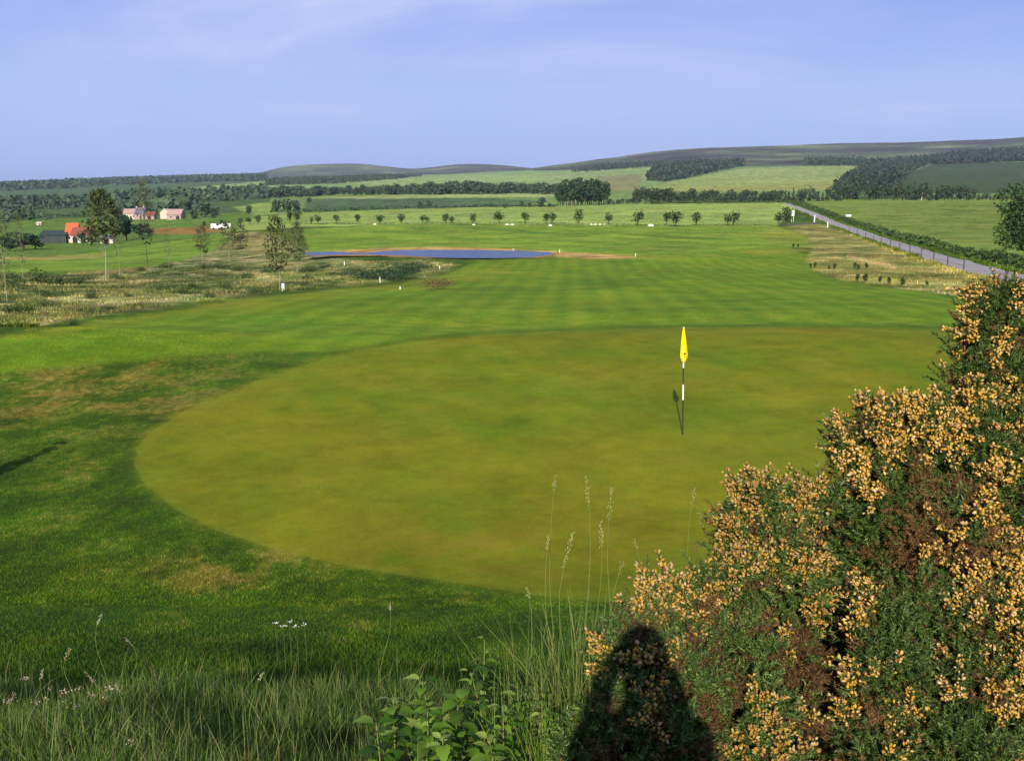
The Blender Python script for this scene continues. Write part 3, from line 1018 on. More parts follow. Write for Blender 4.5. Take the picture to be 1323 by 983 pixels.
for (u, v, hp, lab) in ((674, 267.5, 8, 'small bush left of the grove, first of four'), (684, 267.5, 6, 'low bush left of the grove, second of four'), (700, 267.5, 13, 'pointed dark tree standing alone just left of the grove'),
                        (710, 267, 5, 'lowest bush touching the left of the grove'), (543, 269, 9, 'left one of two dark bushes on the field edge above the pond'), (555, 269, 10, 'right one of two dark bushes on the field edge above the pond'),
                        (653, 269, 6, 'tiny dark bush alone on the field edge between pond bushes and grove'), (265, 281, 20, 'broad dark tree right of the farm houses'), (251, 283, 14, 'lower dark tree right of the farm houses'),
                        (277, 282, 15, 'dark tree at the right edge of the farm tree clump'), (322, 277, 12, 'small dark pointed tree alone on the field right of the farm'), (357, 274, 16, 'left tree of the dark clump above the birches'),
                        (370, 273.5, 18, 'middle tree of the dark clump above the birches'), (382, 273, 15, 'right tree of the dark clump above the birches'), (400, 262, 7, 'small dark tree on the far field edge right of the clump'),
                        (226, 262, 7, 'small dark tree on the far left hillside'), (237, 262, 8, 'round dark tree on the far left hillside'), (300, 256, 7, 'dark bush on the far hillside left of the hills'), (324, 254, 7, 'dark bush on the far hillside nearest the hills')):
    p = hit(u, v, 380, 2500)
    hm = hp * p.y / F_PX
    far_p[int(u) % 4].place(p, (hm * 1.25, hm * 1.25, hm), u, lab, 'tree' if 'tree' in lab else 'bush', 'scattered trees and bushes on the far fields')


# ------------------------------------------------------------------ far plantations and woods: read as one mass each
def woodland(name, poly, ymin, ymax, th, spacing, mat, seed, wide=0.7, nq=11, cone=False):
    rng = np.random.default_rng(seed)
    us, vs_ = [p[0] for p in poly], [p[1] for p in poly]
    corners = [hit(u, v, ymin, ymax) for u in np.linspace(min(us), max(us), 24) for v in np.linspace(min(vs_), max(vs_), 14)]
    xs = [c_.x for c_ in corners]
    yy = [c_.y for c_ in corners]
    x, y = np.meshgrid(np.arange(min(xs), max(xs), spacing), np.arange(max(ymin, min(yy) - 60), min(ymax, max(yy) + 60), spacing * 1.3))
    x = x.ravel() + rng.uniform(-0.5, 0.5, x.size) * spacing
    y = y.ravel() + rng.uniform(-0.5, 0.5, y.size) * spacing
    z = H(x, y)
    u, v = project(x, y, z)
    k = in_poly(u, v, poly) & (y > ymin) & (y < ymax)
    x, y, z = x[k], y[k], z[k]
    if len(x) > 14000:
        s = rng.choice(len(x), 14000, replace=False)
        x, y, z = x[s], y[s], z[s]
    n_ = len(x)
    hh = th * rng.uniform(0.7, 1.15, n_)
    f = rng.uniform(0, 1, (n_, nq))
    rad = (1 - f) * wide * 0.5 if cone else np.sin(np.pi * np.clip(0.15 + 0.8 * f, 0, 1)) * wide * 0.42
    a = rng.uniform(0, 2 * np.pi, (n_, nq))
    PX = x[:, None] + np.cos(a) * rad * hh[:, None]
    PY = y[:, None] + np.sin(a) * rad * hh[:, None]
    PZ = z[:, None] + f * hh[:, None]
    V, Fq = quads_cloud(np.stack([PX, PY, PZ], -1).reshape(-1, 3), th * 0.42, rng)
    o = link(name, np_mesh(name, V, [(Fq, 0)], [mat]))
    tag(o, kind='stuff')
    return o


W = [
    ('plantation', [(835, 233.5), (842, 226), (868, 217), (900, 213), (960, 211.5), (962, 215), (925, 222), (885, 231.5), (860, 235)], 1100, 3300, 13, 9, M_LEAF_CONIFER),
    ('plantation', [(738, 223), (770, 217), (830, 213.5), (905, 210.5), (905, 213), (830, 216.5), (775, 221)], 1500, 3500, 11, 11, M_LEAF_CONIFER),
    ('plantation', [(1079, 247), (1098, 230), (1118, 213), (1165, 209), (1205, 207), (1200, 213), (1178, 223), (1154, 246)], 680, 2900, 12, 8.5, M_LEAF_CONIFER),
    ('plantation', [(1036, 214), (1040, 210), (1120, 209.5), (1120, 215)], 1200, 3300, 12, 9, M_LEAF_CONIFER),
    ('plantation', [(1190, 209), (1240, 201), (1330, 196), (1500, 190), (1500, 205), (1330, 209), (1205, 213)], 1200, 3300, 13, 9, M_LEAF_CONIFER),
    ('woodland', [(340, 240), (352, 233), (440, 231.5), (540, 227), (545, 228), (500, 233), (430, 238)], 1700, 4200, 9, 12, M_LEAF_CONIFER),
    ('woodland', [(-200, 246), (0, 244), (60, 240), (130, 236), (250, 232.5), (345, 230), (345, 234), (250, 236), (150, 240), (60, 245), (-200, 254)], 2000, 4600, 17, 16, M_LEAF_FARW),
    ('woodland', [(-200, 278), (0, 274), (60, 271), (140, 268), (140, 258), (60, 264), (0, 266), (-200, 268)], 620, 2000, 10, 11, M_LEAF_FARW),
    ('woodland', [(140, 268), (240, 263), (345, 258), (345, 248), (240, 255), (150, 257)], 900, 2600, 11, 12, M_LEAF_FARW),
    ('woodland', [(-200, 296), (0, 289), (60, 285), (60, 282), (0, 283), (-200, 288)], 380, 900, 7, 7, M_LEAF_FARW),
    ('woodland', [(205, 267), (245, 265), (250, 272), (206, 274)], 500, 1100, 13, 8, M_LEAF_FARW),
    ('woodland', [(185, 278), (150, 280), (150, 270), (205, 266)], 560, 1300, 9, 8, M_LEAF_FARW),
]
for i, (nm, poly, y0, y1, th, sp, mt) in enumerate(W):
    woodland(nm, poly, y0, y1, th, sp, mt, 700 + i, cone=(nm == 'plantation'))


def hedge(name, pts, half, h, step, mat, label, cat, dens=22, leaf=0.4, seed=0):
    """a continuous hedge of small leaf clumps along world points"""
    rng = np.random.default_rng(900 + seed)
    pts = np.array([[p[0], p[1]] for p in pts])
    seg = np.concatenate([[0], np.cumsum(np.linalg.norm(np.diff(pts, axis=0), axis=1))])
    n_ = int(seg[-1] / step * dens)
    s = rng.uniform(0, seg[-1], n_)
    x = np.interp(s, seg, pts[:, 0])
    y = np.interp(s, seg, pts[:, 1])
    hv = h * (0.55 + 0.8 * vnoise(s * 0.25, s * 0 + seed, 77))
    a = rng.uniform(0, 2 * np.pi, n_)
    rr = np.sqrt(rng.uniform(0.2, 1, n_))
    x2 = x + np.cos(a) * rr * half
    z = np.abs(np.sin(a)) * rr * hv
    V, Fq = quads_cloud(np.stack([x2, y, H(x2, y) + z], -1), leaf, rng)
    org = Vector((pts[0][0], pts[0][1], float(H(pts[0][0], pts[0][1]))))
    o = link(name, np_mesh(name, V - np.array(org), [(Fq, 0)], [mat]), None, org)
    return tag(o, label, cat)


rh = [Vector((c_[0] + n_[0] * 5.0, c_[1] + n_[1] * 5.0, 0)) for c_, n_ in zip(road_c, road_n)]
sgn = 1 if rh[0].x > road_c[0][0] else -1
rh = [Vector((c_[0] + sgn * n_[0] * 5.2, c_[1] + sgn * n_[1] * 5.2, 0)) for c_, n_ in zip(road_c, road_n)]
hedge('hedge', rh, 1.2, 1.15, 1.0, M_LEAF_MID, 'long low hedge along the far side of the road', 'hedge', 26, 0.5, 1)
hp_ = [hit(u, v, 250, 520) for u, v in ((390, 290), (480, 290), (640, 289.5), (780, 290.5), (880, 292), (1000, 291.5))]
hedge('field_hedge', hp_, 0.5, 0.5, 1.0, M_LEAF_MID, 'thin low hedge line running behind the row of young trees', 'hedge', 6, 0.35, 2)
for (lab, px, hh, sd) in (('dark hedge crossing the left fields in front of the far woods', ((0, 285), (60, 281), (130, 279)), 2.2, 3),
                          ('hedge along the far side of the pale field above the pond', ((480, 270.5), (600, 267.8), (720, 267.2)), 1.2, 4),
                          ('dark hedge between the two pale fields below the tree line', ((350, 274.8), (420, 273), (500, 271)), 1.4, 5)):
    hedge('hedge', [hit(u, v, 300, 1200) for u, v in px], 1.5, hh, 1.0, M_LEAF_GROVE, lab, 'hedge', 8, 0.9, sd)

# big tree beside the road at the right edge
p = hit(1318, 336, 60, 300)
big = tree_proto('roadside_tree', 8.6, 7.4, 1.0, 5200, 0.34, M_LEAF_DARK, 411, 'round', 0.22, limbs=8)
big.place(p + Vector((0.6, 0, 0)), 1.0, 0.4, 'large dark round tree beyond the road at the right edge', 'tree', None)
# ------------------------------------------------------------------ haze
m, t, b = new_mat('pale_air')
t.nodes.remove(b)
vol = nd(t, 'ShaderNodeVolumePrincipled', Density=0.00005, Anisotropy=0.0)
vol.inputs['Color'].default_value = (0.62, 0.74, 1.0, 1)
t.links.new(vol.outputs[0], t.nodes['Material Output'].inputs['Volume'])
mb = MB()
zlo, zhi = float(P[:, 2].min()) - 1.0, max(float(P[:, 2].max()), 20.0) + 25.0
mb.box((0, 3400, (zlo + zhi) / 2), (25000, 7400, zhi - zlo))
tag(mb.build('haze', m), kind='stuff')

# ------------------------------------------------------------------ birches and saplings in the scrub on the left
M_LEAF_OLIVED = leafy('dark_olive_birch_leaves', [lin(48, 58, 26), lin(68, 78, 36), lin(88, 92, 44), lin(58, 66, 32)], 0.65, 0.25)
birch_p = [tree_proto('birch_sapling', 1.0, 0.42, 0.26, 1150, 0.033, M_LEAF_OLIVED, 420 + s, 'birch', 0.0055, M_BIRCH, 5, 0.22, 0.05) for s in range(4)]
thin_p = [tree_proto('thin_birch', 1.0, 0.24, 0.34, 420, 0.024, M_LEAF_OLIVE, 430 + s, 'birch', 0.0045, M_BIRCH, 4, 0.25, 0.04) for s in range(3)]
dark_birch = tree_proto('birch_sapling', 1.0, 0.38, 0.45, 1500, 0.034, M_LEAF_OLIVED, 440, 'birch', 0.006, M_BIRCH, 5, 0.12, 0.05)
BIRCH = [  # u, v of the foot, height in pixels, width factor, proto, label
    (137, 364, 114, 1.0, 'd', 'tall birch with a wide olive crown standing in front of the farm steading'),
    (192, 358, 124, 0.75, 't', 'tallest thin birch reaching the skyline in front of the farm houses'),
    (9, 389, 118, 0.7, 't', 'thin pale birch stem at the left edge of the scrub'),
    (31, 372, 92, 0.6, 't', 'faint thin sapling beside the birch at the left edge'),
    (155, 354, 72, 0.6, 't', 'bare thin sapling between the wide birch and the tallest thin birch'),
    (219, 352, 60, 0.6, 't', 'short thin sapling right of the tallest thin birch'),
    (262, 339, 46, 1.0, 'b', 'small leaning sapling with a dark crown below the white vans'),
    (296, 338, 50, 1.0, 'b', 'left one of two bushy saplings right of the white vans'),
    (312, 336, 48, 1.0, 'b', 'right one of two bushy saplings right of the white vans'),
    (361, 377, 96, 0.72, 'b', 'dark leafy sapling standing in a white tree guard'),
    (384, 352, 62, 0.9, 'b', 'brownish sapling by the left end of the pond'),
    (202, 392, 40, 0.6, 't', 'low bare sapling near the lower edge of the scrub'),
]
for i, (u, v, hp, wf, k, lab) in enumerate(BIRCH):
    p = hit(u, v, 30, 300)
    hm = hp * p.y / F_PX * 1.02
    pr = dark_birch if k == 'd' else birch_p[i % 4] if k == 'b' else thin_p[i % 3]
    pr.place(p, (hm * wf, hm * wf, hm), i * 1.3, lab, 'tree', 'birches and saplings in the scrub')

M_WHITE = plain('white_plastic', (0.78, 0.78, 0.74), 0.5, 0.08, 6)
M_POSTW = plain('weathered_pale_wood', lin(206, 196, 172), 0.85, 0.15, 12)
M_POSTD = plain('dark_weathered_wood', lin(84, 78, 68), 0.9, 0.3, 12)


def tree_guard(p, h):
    mb_ = MB()
    mb_.tube([p, p + Vector((0.02, 0, h * 0.5)), p + Vector((0, 0, h))], 0.09, 10, True)
    return mb_


p = hit(366, 376, 30, 100)
o = thing('tree_guard', p, 'white plastic tree guard standing at the foot of the dark leafy sapling', 'tree guard')
MB().tube([(0, 0, 0), (0, 0, 0.26), (0.005, 0, 0.52)], [0.11, 0.105, 0.10], 12).build('sleeve', M_WHITE, o)
MB().tube([(0.14, 0.02, 0), (0.14, 0.02, 0.6)], 0.022, 6).build('stake', M_POSTD, o)
for (u, v, hp, lab, mt) in ((491, 365.5, 9, 'white marker post at the edge of the fairway in front of the gorse thicket', M_WHITE), (568, 348.5, 6, 'small white marker post on the mound right of the gorse thicket', M_WHITE),
                            (445, 343, 6, 'small white marker post left of the gorse thicket', M_WHITE), (517, 374, 5, 'pale bluish short post beside the brown bush', M_WHITE), (404, 334.5, 4, 'short yellowish post below the left end of the pond', M_POSTW),
                            (821, 332, 6, 'white marker post on the far fairway right of the pond', M_POSTW), 
                            (723, 327, 6, 'yellowish post at the right tip of the pond', M_POSTW), (663, 324, 4, 'yellowish post on the far pond bank', M_POSTW), 
                            ):
    p = hit(u, v, 30, 250)
    hm = hp * p.y / F_PX
    hm *= 0.8
    r = max(0.03, 1.1 * p.y / F_PX * 0.5)
    o = thing('marker_post', p, lab, 'post', 'marker posts and stakes on the course')
    MB().tube([(0, 0, -0.05), (0, 0, hm * 0.9)], r, 8).build('shaft', mt, o)
    MB().tube([(0, 0, hm * 0.9), (0, 0, hm * 0.97), (0, 0, hm)], [r * 1.1, r * 0.9, r * 0.4], 8).build('cap', mt, o)
M_STONE = plain('pale_stone', lin(214, 206, 180), 0.9, 0.2, 3)
for i, (u, v, s) in enumerate(((655, 291, 0.5), (662, 291, 0.45), (711, 292, 0.5), (764, 290.5, 0.35), (769, 290.5, 0.35), (775, 290.5, 0.35), (782, 290.5, 0.35), (841, 292.5, 0.75), (612, 291, 0.4), (484, 290.5, 0.45))):
    p = hit(u, v, 150, 400)
    bm = bmesh.new()
    bmesh.ops.create_icosphere(bm, subdivisions=2, radius=1)
    for vv in bm.verts:
        vv.co *= 0.85 + 0.3 * random.random()
        vv.co.x *= s * 1.2
        vv.co.y *= s * 0.8
        vv.co.z = max(vv.co.z * s * 0.7, -0.1) + 0.05
    me = bpy.data.meshes.new('marker_stone')
    bm.to_mesh(me)
    bm.free()
    me.materials.append(M_STONE)
    o = link('marker_stone', me, None, p)
    lab = 'largest white stone, on the grass between two trees of the row' if s > 0.7 else 'small pale stone on the grass at the foot of the row of young trees'
    tag(o, lab, 'stone', 'pale stones along the tree row')

# bushes of the scrub and of the course
bush_p = [single_proto('low_bush', 1.0, 1.5, -0.35, 600, 0.11, M_LEAF_MID, 450 + s, 'round') for s in range(3)]
gorse_far = [single_proto('gorse_bush', 1.0, 1.6, -0.3, 520, 0.10, M_LEAF_GROVE, 456 + s, 'round') for s in range(3)]
brown_p = single_proto('brown_bush', 1.0, 1.9, 0.0, 900, 0.085, M_LEAF_BROWN, 460, 'round')
for i, (u, v, hp, wp) in enumerate(((448, 357, 9, 30), (466, 360, 13, 40), (484, 361, 16, 44), (503, 360, 19, 44), (520, 357, 19, 40), (536, 352, 15, 34), (550, 347, 9, 26), (510, 363, 12, 34))):
    p = hit(u, v, 40, 120)
    k = p.y / F_PX
    gorse_far[i % 3].place(p, (wp * k / 1.6, wp * k / 1.6, hp * k), i * 0.9, 'dark green gorse bush of the thicket below the pond, ' + (['leftmost', 'second from left', 'third from left', 'middle', 'fifth from left', 'second from right', 'rightmost', 'frontmost'][i]), 'bush', 'gorse thicket below the pond')
p = hit(563, 374, 35, 90)
k = p.y / F_PX
brown_p.place(p, (48 * k / 1.9, 48 * k / 1.9, 16 * k), 0.3, 'low rusty brown bush on the mown slope right of the thicket', 'bush', None)
SH = [(20, 372, 15, 34), (52, 366, 17, 40), (78, 368, 12, 40), (102, 366, 9, 36), (10, 362, 10, 40), (118, 386, 10, 22), (150, 361, 8, 22), (30, 402, 10, 36), (8, 404, 10, 34), (166, 384, 6, 14), (205, 375, 8, 16),
      (234, 380, 10, 24), (262, 348, 8, 28), (285, 346, 7, 26), (308, 350, 7, 26), (318, 360, 8, 26), (345, 352, 8, 26), (250, 372, 7, 22), (400, 350, 7, 28), (420, 346, 6, 26), (398, 362, 7, 24), (430, 356, 6, 24),
      (56, 396, 9, 28), (92, 420, 7, 22), (330, 378, 6, 22), (215, 346, 6, 26), (180, 350, 5, 20), (60, 384, 9, 30), (140, 400, 7, 26), (290, 372, 8, 26), (270, 384, 6, 22)]
for i, (u, v, hp, wp) in enumerate(SH):
    p = hit(u, v, 30, 160)
    k = p.y / F_PX
    lab = 'dark bush in the row along the upper left edge of the scrub' if i < 5 else 'low green bush growing among the dry grass of the scrub'
    bush_p[i % 3].place(p, (wp * k / 1.5, wp * k / 1.5, hp * k * 1.1), i * 1.7, lab, 'bush', 'dark bushes along the upper edge of the scrub' if i < 5 else 'low bushes among the dry grass')
# planted shrubs in the tan rough by the road
sap_p = [tree_proto('planted_shrub', 1.0, 0.8, 0.12, 160, 0.16, M_LEAF_DARK, 470 + s, 'round', 0.05, None, 3) for s in range(3)]
for i, (u, v, hp) in enumerate(((1047, 347, 7), (1053, 347, 8), (1071, 349, 6), (1078, 349, 9), (1104, 348, 9), (1109, 349, 8), (1119, 348, 9), (1108, 364.5, 11), (1117.5, 365, 12), (1137, 366, 10), (1148, 368, 10), (1166, 370, 12), (1197, 370, 8),
                                (1025, 321, 6), (1031, 320, 5))):
    p = hit(u, v, 40, 200)
    k = p.y / F_PX
    row = 'back' if v < 355 else 'front'
    sap_p[i % 3].place(p, (hp * k * 0.8,) * 2 + (hp * k,), i * 1.1, (f'small dark planted shrub in the {row} row on the tan rough by the road' if v > 330 else 'tiny shrub on the yellow grass left of the road end'), 'shrub', f'{row} row of planted shrubs by the road' if v > 330 else 'tiny shrubs near the road end')

# rough grass tussocks of the scrub and of the tan rough: uncountable
M_DRY = leafy('dry_grass', [lin(120, 122, 66), lin(150, 144, 86), lin(96, 106, 50), lin(178, 166, 116), lin(70, 88, 40)], 0.8, 0.3)
M_TALLG = leafy('tall_grass_blades', [lin(44, 68, 18), lin(72, 102, 30), lin(112, 136, 54), lin(58, 88, 26), lin(150, 148, 88), lin(46, 70, 22), lin(100, 124, 50), lin(84, 114, 38)], 0.65, 0.35, 0.12)
M_SHORTG = leafy('short_grass_blades', [lin(52, 84, 20), lin(66, 100, 26), lin(84, 114, 34), lin(58, 88, 24), lin(112, 120, 52)], 0.6, 0.3, 0.3)


def blades(P0, height, width, rng, lean=0.35, segs=2):
    """one tapering curved blade of grass per point"""
    n_ = len(P0)
    a = rng.uniform(0, 2 * np.pi, n_)
    h = height * rng.uniform(0.6, 1.25, n_) if np.isscalar(height) else height
    dirx, diry = np.cos(a), np.sin(a)
    ln = np.abs(rng.normal(0, lean, n_)) * h
    fa = rng.uniform(0, 2 * np.pi, n_)
    wx, wy = np.cos(fa) * width * 0.5, np.sin(fa) * width * 0.5
    rows = []
    for s in range(segs + 1):
        f = s / segs
        x = P0[:, 0] + dirx * ln * f ** 1.8
        y = P0[:, 1] + diry * ln * f ** 1.8
        z = P0[:, 2] + h * f * (1 - 0.12 * f * np.minimum(ln / np.maximum(h, 1e-4), 1.5))
        if s < segs:
            wf = 1 - 0.45 * f
            rows.append(np.stack([x - wx * wf, y - wy * wf, z], -1))
            rows.append(np.stack([x + wx * wf, y + wy * wf, z], -1))
        else:
            rows.append(np.stack([x, y, z], -1))
    V = np.stack(rows, 1)
    k_ = V.shape[1]
    base_ = (np.arange(n_) * k_)[:, None]
    Q = np.concatenate([base_ + np.array([[2 * s, 2 * s + 1, 2 * s + 3, 2 * s + 2]]) for s in range(segs - 1)]) if segs > 1 else None
    T = base_ + np.array([[2 * (segs - 1), 2 * (segs - 1) + 1, 2 * segs]])
    return V.reshape(-1, 3), Q, T


def cover_grass(name):
    m_, t_, b_ = new_mat(name)
    a_ = nd(t_, 'ShaderNodeAttribute', attribute_name='cover')
    g_ = nd(t_, 'ShaderNodeNewGeometry')
    hs_ = nd(t_, 'ShaderNodeHueSaturation')
    t_.links.new(mathn(t_, 'MULTIPLY_ADD', g_.outputs['Random Per Island'], 0.9, 0.65), hs_.inputs['Value'])
    t_.links.new(mathn(t_, 'MULTIPLY_ADD', mathn(t_, 'FRACT', mathn(t_, 'MULTIPLY', g_.outputs['Random Per Island'], 37.0)), 0.04, 0.478), hs_.inputs['Hue'])
    t_.links.new(a_.outputs['Color'], hs_.inputs['Color'])
    t_.links.new(hs_.outputs[0], b_.inputs['Base Color'])
    b_.inputs['Roughness'].default_value = 0.7
    b_.inputs['Specular IOR Level'].default_value = 0.15
    tr_n = nd(t_, 'ShaderNodeBsdfTranslucent')
    t_.links.new(hs_.outputs[0], tr_n.inputs[0])
    mx_ = nd(t_, 'ShaderNodeMixShader')
    mx_.inputs[0].default_value = 0.3
    t_.links.new(b_.outputs[0], mx_.inputs[1])
    t_.links.new(tr_n.outputs[0], mx_.inputs[2])
    t_.links.new(mx_.outputs[0], t_.nodes['Material Output'].inputs[0])
    return m_


M_COVERG = cover_grass('grass_blades')


def cgrass(name, P0, height, width, seed, lean=0.35, segs=2, gain=1.25):
    """grass whose blades have the colour of the turf they grow in"""
    o = grass(name, P0, height, width, M_COVERG, seed, lean, segs)
    at_ = o.data.color_attributes.new('cover', 'FLOAT_COLOR', 'POINT')
    k_ = len(o.data.vertices) // len(P0)
    c4 = np.ones((len(P0), 4), np.float32)
    c4[:, :3] = np.clip(cover_at(P0[:, 0], P0[:, 1]) * gain, 0, 0.9)
    at_.data.foreach_set('color', np.repeat(c4, k_, 0).ravel())
    return o


def grass(name, P0, height, width, mat, seed, lean=0.35, segs=2):
    rng = np.random.default_rng(seed)
    V, Q, T = blades(P0, height, width, rng, lean, segs)
    fl = [(T, 0)] + ([(Q, 0)] if Q is not None else [])
    o = link(name, np_mesh(name, V, fl, [mat]))
    return tag(o, kind='stuff')


def scatter(n_, x0, x1, y0, y1, seed, poly=None, power=1.0):
    """points on the ground between two distances, inside a photo outline"""
    rng = np.random.default_rng(seed)
    y = y0 + (y1 - y0) * rng.uniform(0, 1, n_) ** power
    x = (x0 + (x1 - x0) * rng.uniform(0, 1, n_)) * y
    z = H(x, y)
    if poly is not None:
        u, v = project(x, y, z)
        k_ = in_poly(u, v, poly)
        x, y, z = x[k_], y[k_], z[k_]
    return np.stack([x, y, z], -1)


ps = scatter(110000, -0.72, 0.0, 33, 125, 501, SCRUB, 1.5)
pn = fbm(ps[:, 0] * 0.5, ps[:, 1] * 0.35, 511, 4)
ps = ps[pn > 0.42]
hh = 0.10 + 0.50 * fbm(ps[:, 0] * 0.25, ps[:, 1] * 0.25, 512, 4) ** 2
hh *= np.random.default_rng(4).uniform(0.5, 1.2, len(ps))
cgrass('dry_grass', ps, hh * 0.8, 0.05, 502, 0.5, 2, 1.15)
ps = scatter(14000, 0.2, 0.75, 46, 130, 503, TANROUGH, 1.3)
cgrass('dry_grass', ps, 0.18 * np.random.default_rng(5).uniform(0.4, 1.2, len(ps)), 0.05, 504, 0.5)

# grass spilling over the edges of the road
rng = np.random.default_rng(61)
n_ = 26000
si = rng.uniform(0, len(road_c) - 1.01, n_)
i0 = si.astype(int)
rcx = road_c[i0] + (road_c[i0 + 1] - road_c[i0]) * (si - i0)[:, None]
off = np.where(rng.uniform(size=n_) < 0.6, -1, 1) * (1.75 + np.abs(rng.normal(0, 0.75, n_)) + 0.5 * (vnoise(si * 0.6, si * 0, 5) - 0.3))
vx = rcx + road_n[i0] * off[:, None]
ps = np.stack([vx[:, 0], vx[:, 1], H(vx[:, 0], vx[:, 1])], -1)
cgrass('verge_grass', ps, (0.15 + 0.35 * vnoise(si * 0.3, si * 0, 9)) * rng.uniform(0.5, 1.2, n_), 0.09, 62, 0.4)

# ------------------------------------------------------------------ road fence, signs
P_FENCE = [hit(u, v, 60, 450) for (u, v) in ((1097, 300), (1107, 304.5), (1118, 309), (1128, 313.5), (1138, 317), (1150, 321), (1162, 325), (1175, 329), (1190, 334), (1206, 339), (1224, 344), (1245, 350))]
o = thing('roadside_fence', P_FENCE[0], 'post and wire fence of dark posts along the near side of the road', 'fence')
for p in P_FENCE:
    q = p - P_FENCE[0]
    MB().box((q.x, q.y, q.z + 0.6), (0.11, 0.11, 1.3), 0, 0.01).build('post', M_POSTD, o)
for hz in (0.5, 1.05):
    MB().tube([tuple(p - P_FENCE[0] + Vector((0, 0, hz))) for p in P_FENCE], 0.015, 4).build('wire', M_POSTD, o)
for (u, v, hp, lab) in ((1052, 287.5, 9, 'white roadside post nearest the white sign'), (1069, 294.5, 7, 'white roadside post where the side lane meets the road')):
    p = hit(u, v, 60, 450)
    k = p.y / F_PX
    o = thing('roadside_post', p, lab, 'post')
    MB().box((0, 0, hp * k * 0.5), (1.2 * k, 0.3, hp * k), 0, 0.04).build('shaft', M_WHITE, o)
    MB().box((0, 0, hp * k + 0.06), (1.5 * k, 0.36, 0.12), 0, 0.03).build('cap', M_POSTW, o)
p = hit(1024, 287, 60, 450)
k = p.y / F_PX
o = thing('roadside_sign', p, 'white board sign on two posts beside the dark trees at the road end', 'sign')
MB().box((0, 0, 11 * k), (3.2 * k, 0.12, 6.5 * k), 0, 0.02).build('board', M_WHITE, o)
for sx in (-1.2, 1.2):
    MB().box((sx * k, 0.12, 6.5 * k), (0.12, 0.1, 13 * k), 0, 0.01).build('post', M_POSTW, o)
p = hit(1096, 281, 60, 500)
k = p.y / F_PX
o = thing('field_trough', p, 'small white trough standing in the field behind the roadside hedge', 'trough')
MB().box((0, 0, 2.2 * k), (7 * k, 2.4 * k, 2.6 * k), 0.2, 0.1).build('tank', M_WHITE, o)
for sx in (-2.4, 2.4):
    MB().box((sx * k, sx * k * 0.2, 0.45 * k), (0.6 * k, 1.6 * k, 0.9 * k), 0.2).build('foot', M_POSTD, o)
p = hit(1191, 258.5, 450, 700)
k = p.y / F_PX
o = thing('utility_pole', p, 'pale slender utility pole in front of the tree belt', 'pole')
MB().tube([(0, 0, -0.2), (0, 0, 18 * k)], [0.36, 0.27], 8).build('mast', M_POSTW, o)
MB().box((0, 0, 16.8 * k), (2.2, 0.25, 0.25)).build('crossarm', M_POSTW, o)

# ------------------------------------------------------------------ farm
M_WALL = plain('whitewashed_wall', lin(188, 174, 154), 0.9, 0.12, 1.2)
M_PINKW = plain('pinkish_stone_wall', lin(158, 136, 122), 0.9, 0.2, 1.0)
M_ORANGE = plain('orange_pantile_roof', lin(200, 92, 54), 0.8, 0.2, 2.0)
M_REDROOF = plain('dark_red_tile_roof', lin(126, 70, 52), 0.85, 0.25, 2.0)
M_PINKROOF = plain('pink_slate_roof', lin(164, 132, 122), 0.85, 0.2, 2.0)
M_SLATE = plain('grey_slate_roof', lin(96, 92, 104), 0.8, 0.2, 2.0)
M_DARKB = plain('dark_green_corrugated_sheet', lin(46, 58, 54), 0.7, 0.3, 1.5)
M_VOID = plain('dark_glass_and_arch_shade', (0.02, 0.02, 0.024), 0.25, 0.2, 2.0, 0.5)
M_DOORB = plain('dark_painted_door', lin(52, 46, 44), 0.6, 0.2, 4)


